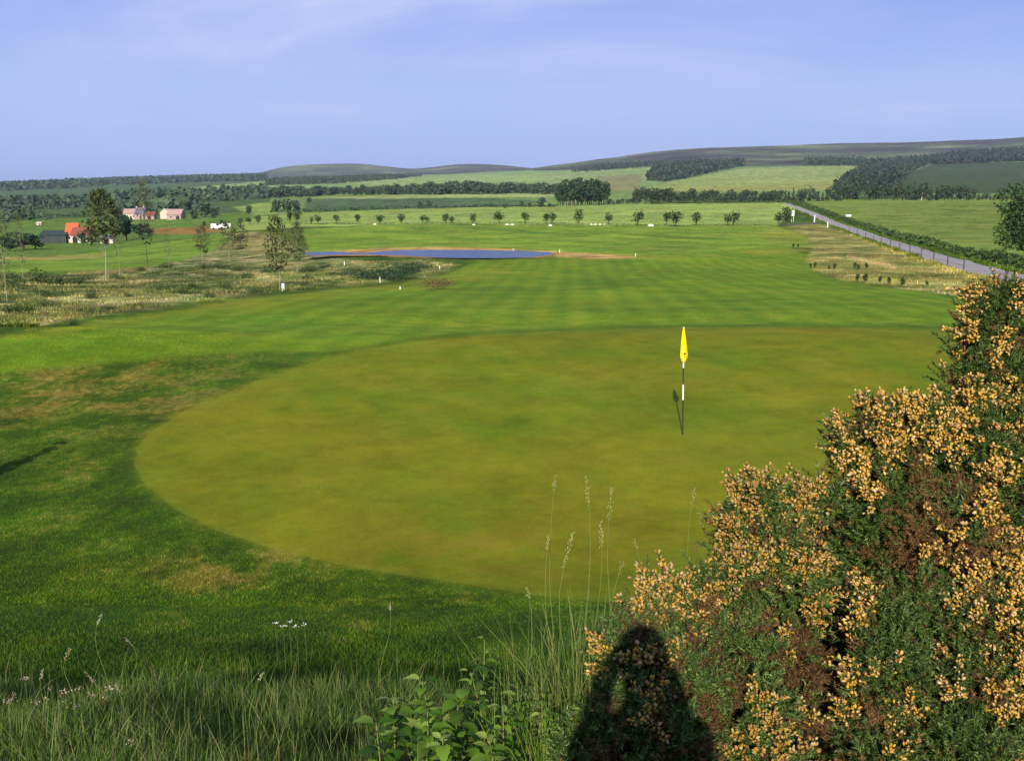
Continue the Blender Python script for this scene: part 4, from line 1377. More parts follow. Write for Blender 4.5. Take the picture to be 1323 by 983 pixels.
def house(name, px, w, d, hw, hr, mats, label, rz=0.0, openings=(), chimney=(), cat='house', vmin=200, vmax=900, group=None):
    """gabled building, ridge along local x; openings: (kind, x, z, w, h) on the front (towards -y); chimneys: x"""
    p = hit(px[0], px[1], vmin, vmax)
    o_ = thing(name, p + Vector((0, d * 0.5, 0)), label, cat, group, rz)
    mw, mr = mats
    o_.scale = (0.86, 0.86, 0.86)
    mb_ = MB()
    mb_.poly([(-w / 2, -d / 2, -0.6), (-w / 2, d / 2, -0.6), (-w / 2, d / 2, hw), (-w / 2, 0, hw + hr), (-w / 2, -d / 2, hw)], Vector((w, 0, 0)))
    wall = mb_.build('wall', mw, o_)
    mb_ = MB()
    t_ = 0.22
    for s in (-1, 1):
        e = Vector((0, s * (d / 2 + 0.3), hw - 0.3 * hr / (d / 2)))
        r_ = Vector((0, 0, hw + hr))
        nrm = Vector((0, s * hr, d / 2)).normalized() * t_
        mb_.poly([(-w / 2 - 0.25, e.y, e.z + 0.02), (-w / 2 - 0.25, r_.y, r_.z + 0.02), (-w / 2 - 0.25, r_.y + nrm.y * 0.02, r_.z + t_ * 1.1), (-w / 2 - 0.25, e.y + nrm.y, e.z + nrm.z)], Vector((w + 0.5, 0, 0)))
    roof = mb_.build('roof', mr, o_)
    for cx_ in chimney:
        ch = MB().box((cx_, 0, hw + hr + 0.5), (0.9, 0.8, 1.9), 0, 0.03).build('chimney', mw, roof)
        MB().tube([(cx_, 0, hw + hr + 1.4), (cx_, 0, hw + hr + 1.9)], 0.22, 8).build('chimney_pot', M_ORANGE, roof)
    for kind, x_, z_, ww, hh_ in openings:
        if kind == 'window':
            f_ = MB().box((x_, -d / 2 - 0.03, z_), (ww + 0.24, 0.12, hh_ + 0.24), 0, 0.01).build('window', M_WHITE, o_)
            MB().box((x_, -d / 2 - 0.08, z_), (ww, 0.06, hh_)).build('pane', M_VOID, f_)
        elif kind == 'door':
            MB().box((x_, -d / 2 - 0.05, hh_ / 2), (ww, 0.12, hh_), 0, 0.01).build('door', M_DOORB, o_)
        elif kind == 'arch':
            mb_ = MB()
            pts_ = [(x_ - ww / 2, -d / 2 - 0.06, 0), (x_ - ww / 2, -d / 2 - 0.06, hh_ - ww / 2)]
            pts_ += [(x_ - ww / 2 * math.cos(a_), -d / 2 - 0.06, hh_ - ww / 2 + ww / 2 * math.sin(a_)) for a_ in np.linspace(0.2, math.pi - 0.2, 8)]
            pts_ += [(x_ + ww / 2, -d / 2 - 0.06, hh_ - ww / 2), (x_ + ww / 2, -d / 2 - 0.06, 0)]
            mb_.poly(pts_, Vector((0, 0.05, 0)))
            mb_.build('archway_shade', M_VOID, o_)  # dark slab on the wall paints the shade inside the open arch
    return o_


house('farm_cottage', (90, 314), 3.6, 6.0, 3.0, 3.2, (M_WALL, M_ORANGE), 'white cottage with a bright orange tiled roof', 0.15, (('window', -0.6, 1.7, 0.7, 1.0), ('door', 1.0, 0, 0.9, 2.1)), (), 'cottage', 200, 420)
house('farm_steading', (104, 314), 6.4, 5.0, 2.6, 2.3, (M_WALL, M_REDROOF), 'low steading with dark red roof and arched cart openings beside the orange roof', -0.05, (('arch', -1.8, 0, 1.7, 2.2), ('arch', 0.9, 0, 1.7, 2.2)), (), 'barn', 200, 420)
house('dark_shed', (68, 314.5), 8.5, 6.0, 2.7, 1.2, (M_DARKB, M_DARKB), 'long dark corrugated shed left of the orange roofed cottage', 0.02, (('door', -2, 0, 1.2, 2.3), ('door', 1.5, 0, 1.2, 2.3)), (), 'shed', 200, 420)
house('ruined_outhouse', (137, 315), 3.8, 3.0, 1.7, 0.7, (M_WALL, M_SLATE), 'small pale outhouse right of the steading behind the wide birch', 0.1, (('door', 0.2, 0, 0.9, 1.5),), (), 'outhouse', 200, 420)
house('farm_house', (168, 284), 8.5, 7.0, 3.4, 2.6, (M_WALL, M_PINKROOF), 'pale farm house with chimney at the left end of the farm', 0.1, (('window', -2, 2, 0.9, 1.2), ('window', 1.6, 2, 0.9, 1.2), ('door', 0, 0, 1, 2.1)), (2.8,), 'house', 300, 800)
house('farm_house', (180, 284), 5.4, 7.0, 3.2, 3.4, (M_PINKW, M_SLATE), 'narrow house with grey roof between the pale and the white gabled houses', -0.1, (('window', -1, 2, 0.9, 1.2), ('door', 1, 0, 1, 2.1)), (1.5,), 'house', 300, 800)
house('farm_house', (193, 284), 5.0, 6.0, 2.4, 1.8, (M_PINKW, M_REDROOF), 'low reddish outbuilding in the middle of the farm', 0.0, (('door', 0, 0, 1.6, 2.0),), (), 'outbuilding', 300, 800)
house('farm_house', (213, 283), 4.4, 5.2, 3.4, 2.0, (M_WALL, M_WALL), 'white gabled house with pale roof on the right of the farm', 1.45, (('window', -1.1, 2.4, 0.8, 1.0), ('window', 1.1, 2.4, 0.8, 1.0)), (), 'house', 300, 800)
house('farm_house', (225, 284), 7.6, 6.5, 2.6, 2.6, (M_PINKW, M_PINKROOF), 'long pink roofed house at the right end of the farm', -0.08, (('window', -1.6, 1.5, 1.0, 1.2), ('arch', 2.1, 0, 1.8, 2.1)), (), 'house', 300, 800)
house('field_hut', (50, 291), 2.6, 2.0, 1.0, 0.5, (M_WALL, M_WALL), 'tiny white hut alone in the green field on the far left', 0.0, (('door', 0.5, 0, 0.6, 0.9),), (), 'hut', 300, 900)


def van(px, length, label, rz):
    p_ = hit(px[0], px[1], 200, 600)
    o_ = thing('parked_van', p_ + Vector((0, 1.0, 0)), label, 'van', 'white vans by the farm track', rz)
    L_, W_, H_ = length * 0.8, 1.7, 1.75
    prof = [(-L_ / 2, 0.35), (L_ / 2, 0.35), (L_ / 2, 0.95), (L_ / 2 - 0.5, 1.15), (L_ / 2 - 1.2, H_), (-L_ / 2 + 0.05, H_)]
    mb_ = MB()
    mb_.poly([(x_, -W_ / 2, z_) for x_, z_ in prof], Vector((0, W_, 0)))
    es = list(mb_.bm.edges)
    bmesh.ops.bevel(mb_.bm, geom=es, offset=0.08, segments=2, affect='EDGES')
    mb_.build('body', M_WHITE, o_)
    for x_ in (-L_ / 2 + 0.8, L_ / 2 - 0.9):
        for s in (-1, 1):
            MB().tube([(x_, s * (W_ / 2 - 0.12), 0.35), (x_, s * (W_ / 2 + 0.03), 0.35)], 0.35, 14).build('wheel', M_VOID, o_)
    MB().poly([(L_ / 2 - 1.1, -W_ / 2 - 0.012, 1.2), (L_ / 2 - 0.72, -W_ / 2 - 0.012, 1.2), (L_ / 2 - 1.18, -W_ / 2 - 0.012, 1.85), (L_ / 2 - 1.7, -W_ / 2 - 0.012, 1.85), (L_ / 2 - 1.7, -W_ / 2 - 0.012, 1.2)], Vector((0, 0.02, 0))).build('side_window', M_VOID, o_)


van((279, 297), 4.2, 'white van on the left, parked right of the brown track by the farm', 0.15)
van((289.5, 296), 4.4, 'white van on the right, with a small dark tree behind it', 3.3)
for (u, v, hp, wp, lab) in ((30, 323, 24, 40, 'dark rounded tree left of the dark corrugated shed'), (12, 325, 16, 24, 'lower dark tree at the far left of the farm field'), (46, 322, 18, 22, 'dark tree touching the left end of the shed'),
                            (107, 318, 20, 14, 'green tree in front of the steading archways'), (118, 317, 22, 18, 'dark tree at the right end of the steading'), (152, 313, 40, 24, 'tall dark tree behind the wide birch crown'),
                            (164, 311, 34, 22, 'dark round tree right of the wide birch crown'), (180, 306, 17, 26, 'round dark bush right of the dark tree by the birch'), (286.5, 292, 8, 7, 'small dark tree standing behind the white vans'),
                            (264, 293, 7, 7, 'small dark bush left of the white vans'), (192, 303, 8, 20, 'low dark bush under the tallest thin birch'), (6, 318, 14, 20, 'dark tree cut by the left edge of the picture')):
    p = hit(u, v, 180, 560)
    k = p.y / F_PX
    grove_p[int(u) % 4].place(p, (wp * k / 0.55, wp * k / 0.55, hp * k), u, lab, 'tree' if 'tree' in lab else 'bush', 'trees round the farm')
# ------------------------------------------------------------------ flagstick on the green
M_FLAG = leafy('yellow_flag_cloth', [lin(246, 226, 12), lin(250, 232, 20)], 0.7, 0.35)
M_STICKW = plain('white_stick_paint', (0.72, 0.70, 0.64), 0.4, 0.08, 10)
M_STICKB = plain('black_stick_paint', (0.03, 0.024, 0.022), 0.4, 0.2, 10)
M_EMBLEM = plain('dark_red_print', lin(120, 52, 20), 0.7, 0.2, 20)
fp = hit(882, 561, 10, 40)
FS = (fp.y * CP + (CAM_Z - fp.z) * SP) / F_PX          # metres per photo pixel at the stick
top_h = 137 * FS / CP
o = thing('flagstick', fp, 'yellow golf flag hanging from a black and white banded stick on the putting green', 'flagstick')
segs = [(0.0, 0.325, M_STICKB, 'lower_black_section'), (0.325, 0.47, M_STICKW, 'middle_white_section'), (0.47, 0.625, M_STICKB, 'upper_black_section'), (0.625, 1.0, M_STICKW, 'top_white_section')]
lean = -0.022
for a_, b_, mt, nm in segs:
    r_ = 0.013 if mt is M_STICKB else 0.016
    MB().tube([(lean * top_h * a_, 0, top_h * a_ - (0.1 if a_ == 0 else 0)), (lean * top_h * b_, 0, top_h * b_)], r_, 10).build(nm, mt, o)
# the cloth hangs in folds: narrow at the top where it is tied, wide and gathered near its foot
rng = np.random.default_rng(5)
nz_, nu_ = 26, 30
prof_f = [(0.0, 0.006), (0.1, 0.022), (0.35, 0.05), (0.6, 0.082), (0.8, 0.100), (0.9, 0.078), (1.0, 0.03)]
VV = []
z_top, z_bot = top_h * 1.0, top_h * 0.685
for i in range(nz_):
    f = i / (nz_ - 1)
    hw_ = np.interp(f, [q_[0] for q_ in prof_f], [q_[1] for q_ in prof_f])
    z_ = z_top + (z_bot - z_top) * f
    xc = lean * z_ + (-0.006 + 0.012 * f)
    for j in range(nu_):
        a_ = j / (nu_ - 1)
        x_ = (2 * a_ - 1) * hw_
        y_ = -0.02 - 0.05 * f * math.sin(a_ * math.pi * 3.2 + 0.6 + 0.8 * f) - 0.02 * f
        VV.append((xc + x_ * (0.9 + 0.1 * math.sin(7 * f)), y_, z_ - (0.05 * (a_ - 0.4) ** 2) * (f > 0.9)))
k_ = np.arange(nz_ * nu_).reshape(nz_, nu_)
q_ = np.stack([k_[:-1, :-1], k_[:-1, 1:], k_[1:, 1:], k_[1:, :-1]], -1).reshape(-1, 4)
flag = link('flag', np_mesh('flag', VV, [(q_, 0)], [M_FLAG], True), o)
sd = flag.modifiers.new('thickness', 'SOLIDIFY')
sd.thickness = 0.003
ez = z_top + (z_bot - z_top) * 0.75
ex = lean * ez + 0.012
mb = MB()
mb.poly([(ex + 0.026 * math.cos(t_) * (1 + 0.25 * math.sin(3 * t_)), -0.105, ez + 0.018 * math.sin(t_) * (1 + 0.2 * math.cos(2 * t_))) for t_ in np.linspace(0, 2 * math.pi, 14)[:-1]], Vector((0, 0.003, 0)))
mb.build('emblem', M_EMBLEM, flag)
MB().tube([(0, 0, -0.12), (0, 0, -0.006)], [0.054, 0.054], 20, False).build('hole_cup', M_STICKW, o)

# ------------------------------------------------------------------ gorse on the bank
M_SPINE = leafy('green_gorse_spines', [lin(26, 46, 14), lin(46, 70, 22), lin(72, 98, 34), lin(36, 56, 20), lin(112, 130, 56), lin(52, 76, 30), lin(86, 112, 44), lin(136, 148, 76)], 0.55, 0.12, 0.35)
M_DEADSP = leafy('brown_dead_gorse_spines', [lin(70, 48, 28), lin(96, 70, 40), lin(126, 96, 56), lin(50, 36, 22)], 0.8, 0.1)
M_FLOWER = leafy('faded_yellow_gorse_flowers', [lin(208, 164, 78), lin(188, 136, 56), lin(216, 182, 108), lin(212, 172, 48), lin(168, 118, 60), lin(224, 196, 140), lin(142, 104, 54), lin(204, 160, 40)], 0.6, 0.3)
M_STEM = plain('grey_brown_gorse_stem', lin(74, 58, 42), 0.9, 0.3, 20)
OCT_F = np.array([[0, 1, 2], [0, 2, 3], [0, 3, 4], [0, 4, 1], [5, 2, 1], [5, 3, 2], [5, 4, 3], [5, 1, 4]])


def frames(D, rng):
    r_ = rng.normal(size=D.shape)
    s = np.cross(D, r_)
    s /= np.linalg.norm(s, axis=1)[:, None] + 1e-9
    return s, np.cross(D, s)


def norm(a):
    return a / (np.linalg.norm(a, axis=-1, keepdims=True) + 1e-9)


def gorse(label, specs, base_px, seed, dens=330, skirt=True):
    """specs: (u, v, forward distance, radius in photo px, share in flower, share dead)"""
    rng = np.random.default_rng(seed)
    org = ground(at(*base_px).x, at(*base_px).y)
    root = thing('gorse_bush', org, label, 'gorse bush', 'gorse bushes in flower on the bank')
    L = []
    for (u, v, y, rp, fl, dd) in specs:
        c_ = at(u, v, y)
        k_ = (y * CP + (CAM_Z - c_.z) * SP) / F_PX
        L.append((c_, rp * k_, fl, dd))
    mb_ = MB()
    S_P, S_D, S_L, S_FL, S_DD = [], [], [], [], []
    cen = Vector((sum(l[0].x for l in L) / len(L), sum(l[0].y for l in L) / len(L) + 0.12, 0))
    for (c_, r_, fl, dd) in L:
        subs = []
        for t_ in range(int(16 * r_ * r_ / 0.0016)):
            d = norm(rng.normal(size=3) + np.array([0, -0.15, 0.2]))
            q = np.array(c_) + d * r_ * rng.uniform(0.78, 1.08)
            if all(((q - b_[0]) ** 2).sum() > 0.078 ** 2 for b_ in subs):
                subs.append((q, d))
        for q, d in subs:
            if d[1] > 0.5 and rng.uniform() < 0.5:
                continue
            ax = norm(d * 0.85 + np.array([0, -0.12, 0.45]) + rng.normal(size=3) * 0.18)
            n_ = int(rng.integers(9, 16))
            p_ = q - ax * 0.085 + rng.normal(size=(n_, 3)) * 0.012
            S_P.append(p_)
            S_D.append(norm(ax + rng.normal(size=(n_, 3)) * 0.36))
            S_L.append(rng.uniform(0.07, 0.135, n_))
            pat = vnoise(np.array([q[0] * 5.0 + seed]), np.array([q[2] * 5.0 + q[1] * 3]), seed)[0]
            pf = np.clip(fl * 1.0 + (pat - 0.5) * 1.0 * (1 if fl > 0.02 else 0) + 0.12 * d[2] - 0.05, 0, 1)
            S_FL.append((rng.uniform(size=n_) < 0.62) & (rng.uniform() < pf))
            S_DD.append(np.full(n_, rng.uniform() < dd))
        # bare brown twigs inside
        n_ = int(900 * r_ * r_ * 4)
        d = norm(rng.normal(size=(n_, 3)))
        S_P.append(np.array(c_) + d * (r_ * rng.uniform(0.2, 0.72, n_))[:, None])
        S_D.append(norm(d + rng.normal(size=(n_, 3)) * 0.6))
        S_L.append(rng.uniform(0.06, 0.13, n_))
        S_FL.append(np.zeros(n_, bool))
        S_DD.append(rng.uniform(size=n_) < 0.4 + dd * 0.5)
        # woody stems from the base to the lump
        b0 = Vector((cen.x + (c_.x - cen.x) * 0.45 + rng.normal() * 0.05, cen.y + (c_.y - cen.y) * 0.5 + 0.05, 0))
        b0.z = float(H(b0.x, b0.y)) - 0.05
        m1 = b0.lerp(c_, 0.55) + Vector((rng.normal() * 0.05, 0.06, -0.05))
        mb_.tube([b0 - org, m1 - org, c_ - org], [0.016, 0.011, 0.006], 6)
        for q in range(3):
            e = c_ + Vector(norm(rng.normal(size=3))) * r_ * 0.7
            mb_.tube([m1.lerp(c_, 0.5) - org, e - org], [0.007, 0.003], 4)
        if skirt:      # sparser lower growth down to the ground
            g = float(H(c_.x, c_.y))
            hgt = c_.z - g
            m_ = int(800 * r_ * max(0, hgt - r_ * 0.6))
            if m_ > 0:
                a = rng.uniform(0, 2 * np.pi, m_)
                zz = g + rng.uniform(0.03, 1, m_) * max(0.05, hgt - r_ * 0.5)
                rr = r_ * rng.uniform(0.1, 1.0, m_)
                pp = np.stack([c_.x + np.cos(a) * rr, c_.y + 0.14 + np.sin(a) * rr, zz], -1)
                S_P.append(pp)
                S_D.append(norm(np.stack([np.cos(a), np.sin(a), np.full(m_, 0.5)], -1) + rng.normal(size=(m_, 3)) * 0.4))
                S_L.append(rng.uniform(0.05, 0.11, m_))
                S_FL.append(np.zeros(m_, bool))
                S_DD.append(rng.uniform(size=m_) < 0.4)
    mb_.build('branches', M_STEM, root)
    Pn, Dn, Ln = np.concatenate(S_P) - np.array(org), np.concatenate(S_D), np.concatenate(S_L)
    FL, DD = np.concatenate(S_FL), np.concatenate(S_DD)
    DD &= ~FL

    def spines(sel, per, ln0, w0):
        p_, d_, l_ = Pn[sel], Dn[sel], Ln[sel]
        n_ = len(p_)
        if n_ == 0:
            return np.zeros((0, 3)), np.zeros((0, 3), int)
        f = rng.uniform(0, 1, (n_, per))
        s, t_ = frames(d_, rng)
        a = rng.uniform(0, 2 * np.pi, (n_, per))
        out = s[:, None] * np.cos(a)[..., None] + t_[:, None] * np.sin(a)[..., None]
        sd_ = norm(out * 0.9 + d_[:, None] * (0.35 + 0.75 * f[..., None]) + rng.normal(size=(n_, per, 3)) * 0.2)
        b0 = p_[:, None] + d_[:, None] * (f * l_[:, None])[..., None]
        ln = ln0 * rng.uniform(0.6, 1.2, (n_, per)) * (1.15 - 0.45 * f)
        side = norm(np.cross(sd_, rng.normal(size=(n_, per, 3)))) * w0
        V = np.stack([b0 - side, b0 + side, b0 + sd_ * ln[..., None]], 2).reshape(-1, 3)
        return V, np.arange(n_ * per * 3).reshape(-1, 3)

    V, Fs = spines(~DD, 56, 0.024, 0.0024)
    link('foliage', np_mesh('foliage', V, [(Fs, 0)], [M_SPINE]), root)
    V, Fs = spines(DD, 44, 0.026, 0.0018)
    link('dead_foliage', np_mesh('dead_foliage', V, [(Fs, 0)], [M_DEADSP]), root)
    # flowers: small keeled pods packed round the upper part of the shoot
    p_, d_, l_ = Pn[FL], Dn[FL], Ln[FL]
    n_, per = len(p_), 16
    f = rng.uniform(0.40, 1.08, (n_, per))
    s, t_ = frames(d_, rng)
    a = rng.uniform(0, 2 * np.pi, (n_, per))
    out = s[:, None] * np.cos(a)[..., None] + t_[:, None] * np.sin(a)[..., None]
    fd = norm(out * 0.8 + d_[:, None] * 0.7 + rng.normal(size=(n_, per, 3)) * 0.25 + np.array([0, 0, 0.15]))
    c_ = p_[:, None] + d_[:, None] * (f * l_[:, None])[..., None] + fd * 0.013
    fd, c_ = fd.reshape(-1, 3), c_.reshape(-1, 3)
    s, t_ = frames(fd, rng)
    ln = (0.0118 * rng.uniform(0.6, 1.3, len(c_)))[:, None]
    w_ = ln * 0.50
    V = np.stack([c_ - fd * ln, c_ + s * w_ + fd * ln * 0.3, c_ + t_ * w_ * 0.8 + fd * ln * 0.3, c_ - s * w_ + fd * ln * 0.3, c_ - t_ * w_ * 0.8 + fd * ln * 0.3, c_ + fd * ln], 1).reshape(-1, 3)
    Fo = (np.arange(len(c_)) * 6)[:, None, None] + OCT_F[None]
    link('flowers', np_mesh('flowers', V, [(Fo.reshape(-1, 3), 0)], [M_FLOWER]), root)
    return root


gorse('tallest gorse bush at the right edge, thick with pale orange flowers on its upper branches',
      [(1290, 388, 4.25, 32, 1.0, 0), (1266, 432, 4.25, 34, 1.0, 0), (1315, 415, 4.3, 34, 0.6, 0.1), (1300, 480, 4.3, 52, 0.5, 0.1), (1262, 482, 4.2, 34, 0.7, 0.1), (1310, 560, 4.2, 80, 0.4, 0.1),
       (1182, 566, 4.05, 56, 1.0, 0), (1122, 556, 4.0, 42, 1.0, 0), (1088, 572, 3.95, 20, 1.0, 0), (1236, 566, 4.1, 66, 0.95, 0), (1290, 650, 4.0, 84, 0.3, 0.15), (1150, 640, 3.95, 62, 0.25, 0.1),
       (1222, 690, 3.85, 74, 0.2, 0.75), (1305, 730, 3.9, 74, 0.35, 0.2), (1128, 700, 4.0, 54, 0.2, 0.2), (1390, 600, 4.2, 100, 0.4, 0.1), (1400, 740, 4.0, 90, 0.3, 0.2), (1085, 720, 4.25, 46, 0, 0.4), (1090, 800, 4.2, 50, 0, 0.4), (1080, 880, 4.1, 50, 0, 0.4), (1170, 760, 4.2, 60, 0, 0.4)], (1240, 700, 4.15), 901)
gorse('middle gorse bush with a dead brown patch down its right flank',
      [(985, 655, 3.75, 42, 1.0, 0), (950, 676, 3.7, 28, 1.0, 0), (1035, 652, 3.8, 28, 0.75, 0.05), (1068, 640, 3.85, 22, 0.6, 0.05), (1000, 712, 3.65, 56, 0.95, 0), (955, 752, 3.55, 52, 0.75, 0.1), (1022, 765, 3.55, 44, 0.65, 0.1),
       (1024, 850, 3.4, 46, 0.05, 0.95), (950, 842, 3.4, 58, 0.2, 0.25), (960, 925, 3.2, 66, 0.2, 0.2), (1018, 925, 3.25, 44, 0.05, 0.9), (985, 995, 3.1, 60, 0.15, 0.3), (910, 885, 3.3, 44, 0.25, 0.4)], (985, 850, 3.6), 902)
gorse('lowest gorse bush at the front, half covered by the shadow of a person',
      [(868, 760, 3.45, 27, 0.9, 0), (838, 785, 3.4, 34, 0.75, 0.05), (884, 792, 3.4, 40, 0.55, 0.1), (915, 752, 3.5, 26, 0.8, 0), (826, 845, 3.25, 52, 0.25, 0.2), (878, 880, 3.2, 58, 0.15, 0.3), (806, 925, 3.1, 64, 0, 0.2),
       (862, 960, 3.0, 58, 0.45, 0.25), (758, 975, 3.05, 46, 0, 0.2), (800, 1010, 2.95, 70, 0, 0.2)], (840, 900, 3.3), 903)
gorse('nearest gorse bush at the lower right corner, mostly green with scattered flower clusters',
      [(1138, 795, 3.45, 44, 0.5, 0.05), (1182, 768, 3.55, 38, 0.3, 0.1), (1150, 868, 3.3, 58, 0.35, 0.1), (1128, 935, 3.2, 46, 0.35, 0.15), (1232, 828, 3.45, 54, 0.15, 0.3), (1288, 795, 3.45, 52, 0.85, 0), (1312, 862, 3.3, 50, 0.45, 0.1),
       (1256, 900, 3.25, 60, 0.3, 0.2), (1304, 945, 3.15, 56, 0.4, 0.4), (1200, 955, 3.15, 56, 0.35, 0.1), (1150, 990, 3.05, 48, 0.6, 0.1), (1260, 1000, 3.0, 60, 0.3, 0.2), (1390, 880, 3.3, 90, 0.4, 0.1)], (1220, 900, 3.45), 904)

M_SEED = leafy('pale_grass_seed_heads', [lin(160, 164, 92), lin(182, 178, 116), lin(132, 142, 70)], 0.7, 0.3)
# ------------------------------------------------------------------ long grass and weeds on the bank
TALLZ = [(-300, 1400), (-300, 888), (0, 884), (120, 892), (250, 905), (330, 900), (430, 915), (500, 925), (560, 930), (700, 930), (780, 940), (900, 980), (1000, 1400)]
TALLZ2 = [(-600, 2000), (-600, 895), (0, 895), (200, 900), (420, 906), (700, 915), (900, 980), (1000, 2000)]
ps = scatter(105000, -0.85, 0.24, 2.4, 6.6, 521, TALLZ2, 0.95)
dens = fbm(ps[:, 0] * 1.6, ps[:, 1] * 1.6, 522, 3)
ps = ps[dens > 0.33]
wu, wv = project(ps[:, 0], ps[:, 1], ps[:, 2])
ps = ps[~((wu > 490) & (wu < 690) & (wv > 925)) | (np.random.default_rng(12).uniform(size=len(ps)) < 0.3)]
hh = (0.08 + 0.31 * fbm(ps[:, 0] * 1.5, ps[:, 1] * 1.5, 523, 3)) * np.random.default_rng(6).uniform(0.45, 1.2, len(ps)) * (1 - 0.45 * sstep(5.2, 6.6, ps[:, 1]))
grass('tall_grass', ps, hh, 0.0050, M_TALLG, 524, 0.4, 3)
M_SEEDST2 = leafy('straw_and_green_grass_stems', [lin(110, 128, 62), lin(146, 146, 92), lin(128, 120, 80)], 0.7, 0.3)
ps = ps[np.random.default_rng(9).uniform(size=len(ps)) < 0.022]
grass('seeding_grass', ps, 0.33 * np.random.default_rng(10).uniform(0.7, 1.35, len(ps)), 0.003, M_SEEDST2, 525, 0.3, 4)
# shorter, looser grass on the slope below it
ps = scatter(190000, -0.8, 0.5, 4.4, 12.8, 531, None, 1.3)
fade = sstep(12.5, 6.5, ps[:, 1])
gu, gv = project(ps[:, 0], ps[:, 1], ps[:, 2])
notgreen = ~in_poly(gu, gv, GREEN)
ps, fade = ps[notgreen], fade[notgreen]
soft = 1 - 0.92 * np.clip(field_at(green_soft, ps[:, 0], ps[:, 1]) * 2.0, 0, 1)
hh = soft * (0.012 + 0.085 * fade * fbm(ps[:, 0] * 0.9, ps[:, 1] * 0.9, 533, 3)) * np.random.default_rng(7).uniform(0.5, 1.3, len(ps))
cgrass('short_grass', ps, hh, 0.007, 534, 0.6, 2, 1.4)
ps = scatter(200000, -0.75, 0.1, 11.0, 34, 541, None, 1.2)
gu, gv = project(ps[:, 0], ps[:, 1], ps[:, 2])
k_ = ~in_poly(gu, gv, GREEN) & ((gv > 470) | (gu < 300)) & ~in_poly(gu, gv, SCRUB)
ps = ps[k_]
soft = 1 - 0.8 * np.clip(field_at(green_soft, ps[:, 0], ps[:, 1]) * 2.0, 0, 1)
cgrass('rough_grass', ps, soft * 0.022 * np.random.default_rng(8).uniform(0.4, 1.5, len(ps)), 0.012, 544, 0.9, 2, 1.5)

# tall grass clump with seed heads in front of the green
M_PINKS = leafy('pinkish_white_flower_heads', [lin(206, 182, 160), lin(186, 150, 128), lin(214, 204, 184)], 0.7, 0.3)
M_CREAM = leafy('cream_flower_heads', [lin(226, 222, 190), lin(206, 206, 160)], 0.7, 0.3)


M_SEEDST = plain('pale_green_grass_stem', lin(104, 118, 54), 0.7, 0.25, 12)


M_CLUMP = leafy('pale_green_tussock_blades', [lin(70, 100, 30), lin(104, 130, 50), lin(138, 150, 78), lin(86, 116, 40), lin(160, 158, 96), lin(56, 84, 26)], 0.6, 0.4, 0.15)  # blades of a paler green than the long grass around


def clump(label, u, v, y, n_, h, spread, seed):
    rng = np.random.default_rng(seed)
    c_ = at(u, v, y)
    org = ground(c_.x, y)
    pp = np.stack([rng.normal(0, spread, n_), rng.normal(0, spread * 0.7, n_), np.zeros(n_)], -1)
    pp[:, 2] = H(org.x + pp[:, 0], org.y + pp[:, 1]) - org.z - 0.02
    V, Q, T = blades(pp, h * rng.uniform(0.45, 1.1, n_), 0.0048, rng, 0.26, 4)
    o_ = link('grass_clump', np_mesh('grass_clump', V, [(Q, 0), (T, 0)], [M_CLUMP]), None, org)
    return tag(o_, label, 'grass clump', 'upright grass clumps beside the gorse')


clump('upright grass clump directly left of the shadowed gorse', 762, 900, 3.75, 420, 0.84, 0.085, 11)
clump('upright grass clump beside the leafy weeds, left of the tallest stalks', 724, 905, 3.7, 460, 0.78, 0.10, 12)
clump('low grass clump hiding the foot of the leafy weeds', 690, 940, 3.5, 340, 0.5, 0.10, 13)


def stalk(label, foot, tip, y, head_len, seed, mat=None, droop=0.0, group='tall grass stalks with seed heads', head_w=0.008):
    rng = np.random.default_rng(seed)
    mat = mat or M_SEED
    f_, t_ = at(*foot, y), at(*tip, y)
    org = ground(f_.x, y)
    o_ = thing('grass_stalk', org, label, 'grass stalk', group)
    P_ = []
    for i in range(9):
        g = i / 8
        q = org.lerp(t_, g) + Vector((droop * (g ** 3) * 0.5 + 0.05 * math.sin(seed * 1.7) * math.sin(g * math.pi) + 0.035 * math.sin(seed * 2.9) * math.sin(2 * g * math.pi), 0.03 * math.sin(2 * g), 0.02 * math.sin(g * math.pi)))
        P_.append(q - org)
    MB().tube(P_, [0.0020 - 0.0011 * i / 8 for i in range(9)], 5).build('stem', M_SEEDST, o_)
    tot = (P_[-1] - P_[0]).length
    head_len *= 1.3
    n_ = max(8, int(head_len / 0.005))
    pts, dirs = [], []
    for i in range(n_ * 2):
        g = 1 - head_len / tot * rng.uniform(0, 1)
        j = min(7, int(g * 8))
        q = P_[j].lerp(P_[j + 1], g * 8 - j)
        d = (P_[j + 1] - P_[j]).normalized()
        d = Vector(norm(np.array(d) * 1.3 + rng.normal(size=3) * 0.5))
        pts.append(np.array(q + d * rng.uniform(0, head_w) + Vector((rng.normal() * 0.004, rng.normal() * 0.004, -abs(rng.normal()) * 0.004))))
        dirs.append(np.array(d))
    c_, fd = np.array(pts), np.array(dirs)
    s, tt = frames(fd, rng)
    ln = (0.0055 * rng.uniform(0.7, 1.2, len(c_)))[:, None]
    w_ = ln * 0.32
    V = np.stack([c_ - fd * ln, c_ + s * w_, c_ + tt * w_, c_ - s * w_, c_ - tt * w_, c_ + fd * ln], 1).reshape(-1, 3)
    Fo = (np.arange(len(c_)) * 6)[:, None, None] + OCT_F[None]
    link('seed_head', np_mesh('seed_head', V, [(Fo.reshape(-1, 3), 0)], [mat]), o_)
    return o_


